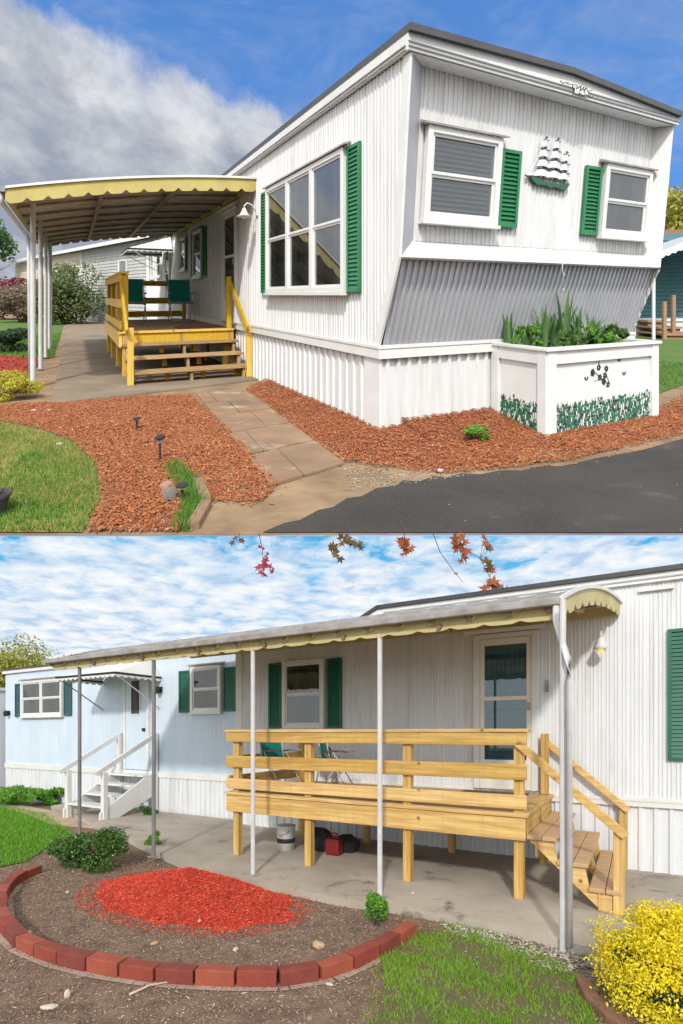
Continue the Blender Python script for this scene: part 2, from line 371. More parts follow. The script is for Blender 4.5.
def stems(name, f, base, c, rad, n, r, mat, parent, seed=0):
    r_ = random.Random(seed); mb = MB(f)
    for i in range(n):
        t = (c[0] + r_.uniform(-.7,.7)*rad[0], c[1] + r_.uniform(-.7,.7)*rad[1], c[2] + r_.uniform(-.1,.7)*rad[2])
        b = (base[0] + r_.uniform(-.15,.15)*rad[0], base[1] + r_.uniform(-.15,.15)*rad[1], base[2])
        m = tuple((x*.5 + y*.5 + r_.uniform(-.1,.1)*rad[0]) if j < 2 else x*.4 + y*.6 for j, (x, y) in enumerate(zip(b, t)))
        mb.tube([b, m, t], r, 5, r*.3)
    return mb.build(name, mat, parent, smooth=True)
def bush(name, f, x, y, z, rad, n, ls, mat, label, cat='shrub', group=None, lumps=9, nst=7, sr=.012, seed=0, stem=None, **kw):
    rt = thing(name, f(x, y, z), label, cat, group)
    foliage('foliage', f, (x, y, z + rad[2]*.9), rad, n, ls, mat, rt, lumps, floor=z, seed=seed, **kw)
    stems('stem', f, (x, y, z), (x, y, z + rad[2]*.9), rad, nst, sr, stem or GRE, rt, seed)
    return rt
def tree(f, x, y, z, H, cr, n, ls, mat, label, seed=0, trunk=.15, lumps=14, bare=.35, **kw):
    rt = thing('tree', f(x, y, z), label, 'tree')
    r_ = random.Random(seed); mb = MB(f)
    mb.tube([(x, y, z), (x+.03*H, y, z+H*.3), (x-.02*H, y, z+H*.55), (x, y, z+H*.85)], trunk, 8, trunk*.25)
    mb.build('trunk', GRE, rt, smooth=True)
    for i in range(7):
        a = i*2.4 + r_.random(); h0 = z + H*(.28 + .07*i); l_ = cr*(.9 - .08*i)
        MB(f).tube([(x, y, h0), (x + math.cos(a)*l_*.5, y + math.sin(a)*l_*.5, h0 + H*.1), (x + math.cos(a)*l_, y + math.sin(a)*l_, h0 + H*.18)], trunk*.4, 6, trunk*.1).build('limb', GRE, rt, smooth=True)
    foliage('crown', f, (x, y, z + H*(1+bare)/2), (cr, cr, H*(1-bare)/2), n, ls, mat, rt, lumps, shell=.3, seed=seed, **kw)
    return rt

def expand(poly, d):
    c = np.array(poly); m_ = c.mean(0); return [tuple(p + (p-m_)/np.linalg.norm(p-m_)*d) for p in c]
# ------------------------------------------------------------------ GROUND of the yard (near place)
SOILZ = -.08
def polysheet(name, f, poly, z, mat, kind='structure', thick=0.0):
    mb = MB(f); n = len(poly)
    if thick: mb.prism(poly, lambda a, b, c: (a, b, c), z - thick, z)
    else: mb.add([(a, b, z) for a, b in poly], [tuple(range(n))])
    o = mb.build(name, mat); o['kind'] = kind; return o
soil = M('dark_soil', (.25,.165,.115), .95, (.13,.088,.062), 5, .7, 30, dirt=((.22,.16,.11), 9, .60))
mb = MB(W)
mb.add([(-90, -30, -1.6+SOILZ), (90, -30, -1.6+SOILZ), (90, 110, -1.6+SOILZ), (-90, 110, -1.6+SOILZ)], [(0,1,2,3)])
struct(mb.build('ground', soil))
conc = M('concrete', (.46,.41,.34), .85, (.33,.29,.24), 1.1, .25, 25, dirt=((.12,.10,.085), 2.3, .57))
PATIO = [(-8,-.3),(-8,2.5),gl(683,968),gl(611,951),gl(573,943),gl(540,934),gl(480,920),gl(405,907),gl(340,898),(4.5,2.48),(5.7,2.08),(7,1.6),(8.5,1.16),(9.6,.75),(11,.35),(11.2,-.3)]
polysheet('patio', LH, PATIO, 0.0, conc, thick=.09)
pathm = M('sandy_path', (.50,.38,.25), .95, (.38,.28,.18), 3, .3, 30)
polysheet('path', LH, [(8.2,1.25),(9.6,.76),(10.6,.52),(13.4,.32),(13.6,.55),(10.8,1.0),(9.2,1.45)], -.05, pathm, thick=.08)
grassg = M('lawn_soil', (.07,.13,.018), .95, (.11,.16,.03), 4, .5, 40)
GB = leafm('grass_bright', [(.12,.36,.015),(.20,.48,.02),(.07,.22,.01),(.30,.45,.05)], .3)
GN = leafm('grass_near', [(.16,.38,.02),(.28,.50,.03),(.08,.22,.015),(.42,.46,.09)], .3)
LAWN = [(6.3,2.6),(7.0,1.9),(8.3,1.5),(9.6,1.35),(11,1.1),(14,.8),(30,.8),(30,14),(4.6,8)]
LAWN = [gl(-140,872,-.08), gl(-60,880,-.08), gl(28,862,-.08), gl(48,848,-.08), gl(75,838,-.08), gl(60,826,-.08), gl(45,815,-.08), gl(0,806,-.08), gl(-200,800,-.08)]
polysheet('lawn', LH, LAWN, -.068, grassg)
lz = lambda *p: -.068
blades('grass', LH, LAWN, 42000, .055, .012, lz, GB)
NG = [gl(420,930,-.08), gl(470,935,-.08), gl(520,950,-.08), gl(560,962,-.08), gl(585,985,-.08), gl(600,1040,-.08), gl(620,1075,-.08), gl(330,1075,-.08), gl(380,1010,-.08), gl(385,975,-.08), gl(378,952,-.08)]
NG.reverse()
polysheet('lawn', LH, NG, -.072, M('patchy_lawn_soil', (.10,.12,.03), .95, (.14,.10,.06), 4, .5, 30))
def npatch(l, q): n_ = -.12 + mnoise.noise(Vector((l*3.1, q*3.1, 3))) + .5*mnoise.noise(Vector((l*9, q*9, 1))); return min(1, max(.04, .62 + 1.5*n_))
blades('grass', LH, NG, 25000, .030, .0065, lambda *p: -.072, GN, npatch)
def fringe(l, q): return .55 if mnoise.noise(Vector((l*3, q*3, 9))) > .12 else .02
blades('grass', LH, expand(NG, .10), 5200, .036, .0065, lambda *p: SOILZ, GN, lambda l, q: 1 if mnoise.noise(Vector((l*6, q*6, 8))) > -.05 else .1)
blades('grass', LH, expand(LAWN, .12), 9000, .05, .011, lambda *p: SOILZ, GB, lambda l, q: 1 if mnoise.noise(Vector((l*5, q*5, 8))) > 0 else .1)
STRIP = [gl(380,905,-.08), gl(430,912,-.08), gl(500,925,-.08), gl(560,955,-.08), gl(520,955,-.08), gl(450,935,-.08), gl(400,925,-.08)]
blades('grass', LH, STRIP, 5200, .035, .006, lambda *p: SOILZ, GN, fringe)
blades('grass', LH, [gl(240,900,-.08), gl(-40,860,-.08), gl(-40,1060,-.08), gl(400,1060,-.08)], 2600, .03, .006, lambda *p: SOILZ, leafm('dry_grass', [(.30,.26,.12),(.16,.20,.05),(.38,.30,.18)]), lambda l, q: 1 if mnoise.noise(Vector((l*2, q*2, 4))) > .05 else .08)
# soil litter, pale chips, gravel strip
litter = M('soil_litter', (.2,.14,.1), .95, (.1,.07,.05), island=[(.22,.14,.10),(.34,.23,.16),(.09,.06,.042),(.58,.44,.33),(.26,.15,.10),(.13,.085,.06)])
NEAR = [gl(-60,1060,-.08), gl(-60,855,-.08), gl(40,850,-.08), gl(160,852,-.08), gl(300,892,-.08), gl(440,915,-.08), gl(560,955,-.08), gl(700,960,-.08), gl(760,1060,-.08)]
NEAR2 = [p for p in NEAR]
chips('soil_litter', LH, NEAR2, 42000, .022, .009, lambda *p: SOILZ, litter, lift=.008)
grav = M('pale_gravel', (.5,.47,.42), .9, (.35,.32,.28), island=[(.48,.43,.36),(.32,.27,.21),(.60,.57,.51),(.22,.17,.13),(.14,.11,.09)])
GST = [gl(440,925,-.08), gl(478,922,-.08), gl(530,938,-.08), gl(575,952,-.08), gl(600,965,-.08), gl(560,975,-.08), gl(500,950,-.08), gl(455,935,-.08)]
chips('gravel', LH, GST, 1100, .026, .020, lambda *p: SOILZ+.004, grav, lift=.01)
# red mulch mound
MC = gl(190, 898, SOILZ)
def mound(l, q):
    d = math.hypot((l-MC[0])/1.12, (q-MC[1])/.62)
    return SOILZ + .33 * max(0, 1 - d)**.85 * .9 + .014 * mnoise.noise(Vector((l*9, q*9, 0))) * (d < 1)
mb = MB(LH); rows = []
for i in range(41):
    rows.append([(MC[0]-1.2+2.4*i/40, MC[1]-.7+1.4*j/30, mound(MC[0]-1.2+2.4*i/40, MC[1]-.7+1.4*j/30) - (.03 if math.hypot((2.4*i/40-1.2)/1.12, (1.4*j/30-.7)/.62) > 1 else 0)) for j in range(31)])
redm = M('red_mulch', (.52,.045,.02), .85, (.36,.03,.015), 12, .6, 60)
o = mb.grid(rows).build('red_mulch', redm, smooth=True); o['kind'] = 'stuff'
redc = M('red_mulch_chips', (.6,.05,.02), .8, (.4,.03,.01), island=[(.58,.030,.012),(.74,.075,.028),(.26,.014,.008),(.82,.20,.10),(.44,.020,.010),(.64,.045,.016),(.16,.012,.008)])
chips('red_mulch', LH, [(MC[0]+1.2*math.cos(t*.2)*(1+.08*math.sin(t*1.7)), MC[1]+.66*math.sin(t*.2)*(1+.1*math.sin(t*2.3))) for t in range(31)], 30000, .034, .009, mound, redc, lift=.012)
chips('red_mulch', LH, [(MC[0]+1.38*math.cos(t*.2), MC[1]+.86*math.sin(t*.2)) for t in range(31)], 6500, .028, .008, lambda *p: SOILZ+.006, redc, lift=.008)

# ------------------------------------------------------------------ TERRACE ground (upper place)
YE = 1.35 * F / (534 - 295)
sand = M('sandy_dirt', (.34,.235,.135), .95, (.20,.13,.075), 2.5, .4, 30, S=B, dirt=((.18,.13,.09), 4, .60))
mb = MB(UCAM)
mb.prism([(-(.72*YE+.3), YE), (.72*YE+.3, YE), (90, 110), (-90, 110)], lambda a, b, c: (a, b, c), -.005, 0)
struct(mb.build('terrace_ground', sand))
def ulay(name, pts, z, mat, thick=0, kind='structure'):
    return polysheet(name, U, pts, z, mat, kind, thick)
def GP(*px):
    out = []
    for u, v in px: out.append(gu(u, min(v, 533.6)))
    return out
asph = M('asphalt', (.038,.035,.033), .9, (.070,.063,.056), 1.2, 1.0, 110, S=B, dirt=((.17,.135,.10), 1.3, .58), speck=True)
ulay('driveway', GP((262,533.6),(284,524),(300,521),(318,511),(333,508),(347,499),(362,497),(376,489),(392,487),(404,481),(420,482),(433,477),(446,478),(462,474),(480,475),(500,471),(521,471),(545,466),(560,467),(600,458),(640,451),(690,437),(760,470),(800,533.6)), .006, asph)
def cr_(u, v): return gu(u, v)
upatio = M('terrace_concrete', (.27,.21,.145), .85, (.18,.138,.095), 1.3, .25, 25, S=B, dirt=((.15,.12,.095), 2.3, .58))
ulay('patio', [(-2.82,3.08),(-1.4,3.3),(.0,3.62),(.02,24),(-2.82,24)], .025, upatio, thick=.03)
ulg = M('terrace_lawn_soil', (.06,.13,.015), .95, (.09,.16,.02), 2, .4, 30, S=B)
ulay('lawn', [(-2.95,8.4),(-2.95,30),(-20,30),(-20,8.0),(-3.4,8.2)], .008, ulg)
ulay('lawn', [(3.45,-.2),(6,.4),(12,3),(30,10),(30,45),(4,45),(3.9,.4)], .009, ulg)
NLG = GP((-40,420),(0,424),(40,432),(75,445),(95,468),(100,500),(82,533.6),(-60,533.6))
ulay('lawn', NLG, .008, M('terrace_yellow_lawn_soil', (.30,.30,.06), .95, (.10,.16,.02), 1.6, .4, 30, S=B))
GU_ = leafm('terrace_grass', [(.08,.22,.015),(.14,.32,.02),(.05,.14,.012)], .3)
GY = leafm('terrace_yellow_grass', [(.44,.38,.09),(.28,.29,.05),(.56,.48,.17),(.15,.20,.03)], .3)
blades('grass', U, NLG, 26000, .032, .007, lambda *p: .008, GY, lambda s, t: min(1, max(.12, .75 + 1.3*mnoise.noise(Vector((s*2.6, t*2.6, 6))))))
blades('grass', U, NLG, 9000, .045, .007, lambda *p: .008, GU_, lambda s, t: 1 if mnoise.noise(Vector((s*1.6, t*1.6, 2))) + .9*(t < .25)*1 - .3 > -.05 else .05)
yok = lambda a, b: (UC + UD2*float(a) + UD1*float(b)).y > YE + .03
blades('grass', U, expand(NLG, .09), 6500, .04, .007, lambda *p: .006, GU_, lambda s, t: (1 if mnoise.noise(Vector((s*5, t*5, 8))) > -.02 else .12) if yok(s, t) else 0)
blades('grass', U, [(-2.95,8.4),(-2.95,16),(-10,16),(-10,8.2)], 26000, .07, .02, lambda *p: .008, GU_)
blades('grass', U, [(3.45,-.2),(6,.4),(8,1),(8,12),(3.9,12),(3.9,.4)], 30000, .05, .012, lambda *p: .009, GU_)
blades('grass', U, GP((165,468),(180,466),(200,490),(205,505),(190,533.6),(170,533.6),(185,505)), 1500, .07, .008, lambda *p: .01, GU_)
# mulch beds with their small rises
mul = M('orange_mulch', (.30,.09,.03), .9, (.17,.04,.018), 5, .6, 40, S=B)
mulc = M('orange_mulch_chips', (.5,.15,.05), .85, (.3,.08,.03), island=[(.36,.095,.026),(.50,.17,.05),(.11,.03,.012),(.64,.33,.15),(.26,.06,.018),(.42,.12,.03),(.17,.04,.014),(.30,.13,.06)])
ML = GP((-30,410),(20,404),(60,404),(140,397),(190,395),(235,436),(278,487),(262,503),(208,502),(200,480),(182,470),(186,500),(180,533.6),(86,533.6),(102,500),(97,468),(76,444),(40,430),(0,422),(-30,420))
def mz(s, t): return .016 + .018 * mnoise.noise(Vector((s*2.2, t*2.2, 5))) 
MR = [gu(246,391), gu(300,432), gu(345,464), gu(400,470), gu(445,475), gu(500,470), gu(560,463), gu(640,446), gu(720,426), (4.4,-.3), (3.3,-.6), (3.3,.3), (.25,.3), (.25,3.5)]
def mz2(s, t):
    d = min(max(0, -s) if t > 0 else 9, max(0, -t) if s > 0 else 9, math.hypot(s, t) if s < 0 and t < 0 else 9)
    return .016 + .11 * max(0, 1 - d/.7)**1.5 * (.6 + .5*(s > .25)) + .015 * mnoise.noise(Vector((s*2.5, t*2.5, 5)))
def bed(poly, zf, n, nm):
    P = np.array(poly); x0, y0 = P.min(0); x1, y1 = P.max(0); st = .09; me = MB(U)
    nx = int((x1-x0)/st)+1; ny = int((y1-y0)/st)+1
    G = [[(x0+i*st, y0+j*st) for j in range(ny)] for i in range(nx)]
    cen = np.array([(x0+(i+.5)*st, y0+(j+.5)*st) for i in range(nx-1) for j in range(ny-1)]); ok = np.ones(len(cen), bool)
    for dx_ in (-.08, .08):
        for dy_ in (-.08, .08): ok &= in_poly(cen + np.array([dx_, dy_]), poly)
    ok = ok.reshape(nx-1, ny-1)
    cb = np.array([(UC + UD2*float(c[0]) + UD1*float(c[1])).y for c in cen]).reshape(nx-1, ny-1) > YE + .06
    ok &= cb
    vs = [(x, y, zf(x, y) - .01) for r in G for x, y in r]; fs = [(i*ny+j, (i+1)*ny+j, (i+1)*ny+j+1, i*ny+j+1) for i in range(nx-1) for j in range(ny-1) if ok[i, j]]
    me.add(vs, fs); o_ = me.build(nm, mul, smooth=True); o_['kind'] = 'stuff'
    cc_ = np.array(poly); mm_ = cc_.mean(0); big_ = [tuple(p + (p-mm_)/np.linalg.norm(p-mm_)*.10) for p in cc_]
    P2 = [p for p in sample_poly(big_, 5000) if (UC + UD2*float(p[0]) + UD1*float(p[1])).y > YE + .03]
    chips(nm, U, big_, 2600, .03, .010, lambda *p: .008, mulc, lift=.008, dens=lambda a, b: 1.0 if (UC + UD2*float(a) + UD1*float(b)).y > YE + .03 else 0)
    ch = chips(nm, U, poly, n, .028, .011, zf, mulc, lift=.012)
bed(ML, mz, 48000, 'mulch'); bed(MR, mz2, 40000, 'mulch')
RM = gu(-8, 372)
chips('red_mulch', U, [(RM[0]-1.6,RM[1]-1.2),(RM[0]+.55,RM[1]-1.3),(RM[0]+.7,RM[1]+1.4),(RM[0]-1.6,RM[1]+1.6)], 6000, .06, .03, lambda s, t: .12*max(0, 1-((s-RM[0]+.3)/1.2)**2), M('far_red_mulch', (.35,.04,.02), .9, island=[(.34,.035,.02),(.5,.08,.04),(.22,.02,.015)]), lift=.02)
# stepping-stone walkway: slabs of sandstone laid edge to edge
slabm = M('walkway_stone', (.33,.205,.12), .85, (.20,.13,.08), 1.4, .35, 30, S=B, dirt=((.46,.36,.26), 2.4, .56))
A0, A1 = Vector((*gu(196,394), 0)), Vector((*gu(246,389), 0)); B0, B1 = Vector((*gu(272,489), 0)), Vector((*gu(345,466), 0))
mbp = MB(U); k_ = 0
for i in range(5):
    f0, f1 = i/5 + .006, (i+1)/5 - .006
    cut = .42 + .18*((i*37) % 3 - 1)
    for g0, g1 in ((0, cut-.008), (cut+.008, 1)):
        def PT(fr, g): return A0.lerp(B0, fr).lerp(A1.lerp(B1, fr), g)
        q = [PT(f0 + random.uniform(-.01,.01), g0), PT(f1, g0), PT(f1, g1), PT(f0, g1)]
        zt = .022 + random.uniform(-.004, .006)
        mbp.prism([(p.x, p.y) for p in q], lambda a, b, c: (a, b, c), 0, zt)
o = mbp.build('path', slabm, bevel=.02); o['kind'] = 'structure'
chips('gravel', U, GP((345,468),(400,472),(470,476),(400,486),(345,492)), 500, .012, .009, lambda *p: .004, grav, lift=.004)
chips('gravel', U, GP((290,531),(420,482),(683,445),(683,533)), 14, .010, .008, lambda *p: .008, grav, lift=.003)

# ------------------------------------------------------------------ SKY of the yard: a lit cloud shell beyond it, meeting the terrace edge
prof = [(B*YE+.03, B*YE*K-B*1.35-.05), (17, 6.1), (20, 6.9), (27, 8.2), (35, 9.4), (48, 10.6), (60, 11), (75, 10.2), (86, 7.5), (92, 3), (94, -3)]
mb = MB(W); rows = [[(x, y, z) for x in np.linspace(-100, 100, 21)] for y, z in prof]
skm = bpy.data.materials.new('cloudy_sky'); skm.use_nodes = True; nt = skm.node_tree; nt.nodes.clear()
g = N(nt, 'ShaderNodeNewGeometry'); s_ = N(nt, 'ShaderNodeSeparateXYZ'); nt.links.new(g.outputs['Position'], s_.inputs[0])
# cloud-deck coordinates: longitude across, elevation up the shell
yy = math_(nt, 'MAXIMUM', s_.outputs[1], 5.0)
cx_ = math_(nt, 'DIVIDE', s_.outputs[0], yy); cz_ = math_(nt, 'DIVIDE', s_.outputs[2], yy)
den = math_(nt, 'ADD', math_(nt, 'MAXIMUM', cz_, 0.0), .16)
cc = N(nt, 'ShaderNodeCombineXYZ'); nt.links.new(math_(nt, 'DIVIDE', cx_, den), cc.inputs[0]); nt.links.new(math_(nt, 'DIVIDE', 1.0, den), cc.inputs[1])
mp = N(nt, 'ShaderNodeMapping'); mp.inputs['Scale'].default_value = (1, 1.35, 1); mp.inputs['Rotation'].default_value = (0, 0, R(-8)); nt.links.new(cc.outputs[0], mp.inputs[0])
c1 = noisetex(nt, mp.outputs[0], 5.0, 9, .62, .25)
c2 = noisetex(nt, cc.outputs[0], 1.2, 3, .5)
cov = math_(nt, 'ADD', math_(nt, 'MULTIPLY', c1, .62), math_(nt, 'MULTIPLY', c2, .38))
hi_ = math_(nt, 'MULTIPLY', math_(nt, 'MAXIMUM', math_(nt, 'SUBTRACT', cz_, .25), 0.0), .75)
cov = math_(nt, 'SUBTRACT', cov, hi_)
cm = ramp(nt, cov, [(.33, 0.0), (.41, .72), (.52, 1.0)])
blue = ramp(nt, cz_, [(0.0, (.45,.70,.92)), (.2, (.25,.58,.90)), (.4, (.045,.44,.82))])
wht = ramp(nt, noisetex(nt, mp.outputs[0], 6.5, 8, .6, .3), [(.36, (.50,.66,.88)), (.50, (.82,.89,.97)), (.62, (.98,.99,1.0))])
colr = mixc(nt, cm, blue, wht)
em = N(nt, 'ShaderNodeEmission'); nt.links.new(colr, em.inputs[0]); em.inputs[1].default_value = .98
ou = N(nt, 'ShaderNodeOutputMaterial'); nt.links.new(em.outputs[0], ou.inputs[0])
o = mb.grid(rows).build('sky', skm, recalc=False); o['kind'] = 'structure'

# ------------------------------------------------------------------ house-part builders.  fw(x, d, h): x along wall, d out of it, h up
def shutter(fw, x0, x1, h0, h1, mt, parent, d=.0, sc=1.0, label=None):
    mb = MB(fw); f = .035
    mb.box(x0, x1, d, d+.012, h0, h1)
    mb.box(x0, x0+f, d+.012, d+.032, h0, h1); mb.box(x1-f, x1, d+.012, d+.032, h0, h1)
    mb.box(x0+f, x1-f, d+.012, d+.032, h1-f, h1); mb.box(x0+f, x1-f, d+.012, d+.032, h0, h0+f)
    n = max(8, int((h1-h0)/.047)); st = (h1-h0-2*f)/n
    for i in range(n):
        z = h0+f+i*st
        mb.add([(x0+f,d+.028,z),(x1-f,d+.028,z),(x1-f,d+.014,z+st*.92),(x0+f,d+.014,z+st*.92),(x0+f,d+.014,z),(x1-f,d+.014,z)], [(0,1,2,3),(0,4,5,1),(0,3,4),(1,5,2)])
    return mb.build('shutter', mt['green'], parent, label=label)
def window(fw, x0, x1, h0, h1, mt, parent, cols=1, d=.0, fr=.06, blind=False, hood=True, mid=.5, label=None):
    mb = MB(fw); D = .065
    mb.box(x0, x0+fr, d, d+D, h0, h1); mb.box(x1-fr, x1, d, d+D, h0, h1)
    mb.box(x0+fr, x1-fr, d, d+D, h1-fr, h1); mb.box(x0+fr, x1-fr, d, d+D, h0, h0+fr)
    w = (x1-x0-2*fr)/cols; m = .042 if cols > 2 else .025
    for i in range(1, cols): mb.box(x0+fr+i*w-m, x0+fr+i*w+m, d, d+D-.003, h0+fr, h1-fr)
    wf = mb.build('window', mt['trim'], parent, bevel=.004*SC(mt), label=label)
    for i in range(cols):
        a, b = x0+fr+i*w+(m if i else 0), x0+fr+(i+1)*w-(m if i < cols-1 else 0)
        hm = h0+fr+(h1-h0-2*fr)*mid
        s = MB(fw); t = .028
        for p, q, dd in ((h0+fr, hm, .035), (hm, h1-fr, .048)):
            s.box(a, a+t, d+.004, d+dd, p, q); s.box(b-t, b, d+.004, d+dd, p, q); s.box(a+t, b-t, d+.004, d+dd, q-t, q); s.box(a+t, b-t, d+.004, d+dd, p, p+t)
        s.build('sash', mt['trim'], wf)
        MB(fw).box(a+.001, b-.001, d+.002, d+.0035, h0+fr, h1-fr).build('pane_backing', mt['dark'], wf)  # thin dark sheet, the unlit interior's darkness put into its colour
        if blind:
            s = MB(fw); n = int((h1-h0-2*fr)/.046)
            for k in range(n):
                z = h0+fr+k*.046+.008
                s.add([(a+t,d+.012,z),(b-t,d+.012,z),(b-t,d+.020,z+.020),(a+t,d+.020,z+.020)], [(0,1,2,3)])
            s.build('blind', mt['blind'], wf)
        else:
            s = MB(fw); n = 14; rows_ = [[(a+t+(b-a-2*t)*j/n*.34, d+.012+.004*math.sin(j*2.4), z) for j in range(n+1)] for z in (h0+fr, h1-fr)]
            s.grid(rows_); rows_ = [[(b-t-(b-a-2*t)*j/n*.34, d+.012+.004*math.sin(j*2.4), z) for j in range(n+1)] for z in (h0+fr, h1-fr)]
            s.grid(rows_).build('curtain', mt['curtain'], wf)
        MB(fw).box(a+t*.6, b-t*.6, d+.026, d+.029, h0+fr+.01, hm-.01).build('pane', mt['glass'], wf)
        MB(fw).box(a+t*.6, b-t*.6, d+.038, d+.041, hm+.01, h1-fr-.01).build('pane', mt['glass'], wf)
    s = MB(fw).box(x0-.02, x1+.02, d, d+D+.02, h0-.035, h0-.001); s.build('sill', mt['trim'], wf, bevel=.004*SC(mt))
    if hood: MB(fw).add([(x0-.06,d+.001,h1+.055),(x1+.06,d+.001,h1+.055),(x1+.06,d+.085,h1+.025),(x0-.06,d+.085,h1+.025),(x0-.06,d+.001,h1+.03),(x1+.06,d+.001,h1+.03),(x1+.06,d+.085,h1+.005),(x0-.06,d+.085,h1+.005)],
                   [(0,1,2,3),(4,7,6,5),(0,4,5,1),(1,5,6,2),(2,6,7,3),(3,7,4,0)]).build('window_hood', mt['gutter'], wf)
    return wf
def SC(mt): return B if mt is mats['u'] else 1.0
def storm_door(fw, x0, x1, h0, h1, mt, parent, d=.0, flip=False, hood=True):
    mb = MB(fw); fr = .06; D = .05
    mb.box(x0-.08, x0, d, d+D, h0, h1+.06); mb.box(x1, x1+.08, d, d+D, h0, h1+.06); mb.box(x0, x1, d, d+D, h1, h1+.06)
    mb.build('door_frame', mt['trim'], parent, bevel=.003*SC(mt))
    dm = MB(fw); hm = h0+(h1-h0)*.60; hb = h0+.38
    for a, b, p, q in ((x0+.004,x0+fr,h0,h1-.004),(x1-fr,x1-.004,h0,h1-.004),(x0+fr,x1-fr,h1-.09,h1-.004),(x0+fr,x1-fr,hm-.025,hm+.025),(x0+fr,x1-fr,h0,hb)):
        dm.box(a, b, d, d+.035, p, q)
    dd = dm.build('door', mt['door'], parent, bevel=.003*SC(mt))
    MB(fw).box(x0+fr, x1-fr, d+.001, d+.003, hb, h1-.09).build('pane_backing', mt['teal_dim'], dd)
    s = MB(fw); n = 30
    s.grid([[(x0+fr+(x1-x0-2*fr)*j/n, d+.010+.005*math.sin(j*1.9), z) for j in range(n+1)] for z in (hm+.03, h1-.09)]); s.build('curtain', mt['teal_dim'], dd)
    MB(fw).box(x0+fr, x1-fr, d+.022, d+.025, hb, hm-.025).build('pane', mt['glass'], dd)
    MB(fw).box(x0+fr, x1-fr, d+.024, d+.027, hm+.025, h1-.09).build('pane', mt['glass'], dd)
    hx = x0+.03 if not flip else x1-.03
    MB(fw).box(hx-.012, hx+.012, d+.035, d+.07, hm-.16, hm-.06).build('handle', mt['gutter'], dd, bevel=.004)
    MB(fw).box(x0-.06, x1+.06, d, d+.06, h0-.03, h0-.002).build('door_sill', mt['gutter'], dd)
    if hood:
        MB(fw).add([(x0-.16,d,h1+.16),(x1+.2,d,h1+.16),(x1+.2,d+.12,h1+.11),(x0-.16,d+.12,h1+.11),(x0-.16,d,h1+.07),(x1+.2,d,h1+.07),(x1+.2,d+.115,h1+.07),(x0-.16,d+.115,h1+.07)],
                   [(0,1,2,3),(4,7,6,5),(0,4,5,1),(1,5,6,2),(2,6,7,3),(3,7,4,0)]).build('door_hood', mt['trim'], parent)
mats['u']['teal_dim'] = M('door_curtain_u', (.10,.12,.12), .8, (.05,.06,.06), 3, S=B, stretch=(1,1,5))
mats['l']['teal_dim'] = M('door_curtain_l', (.02,.34,.44), .8, (.01,.17,.24), 3, S=1, stretch=(.5,.5,7))

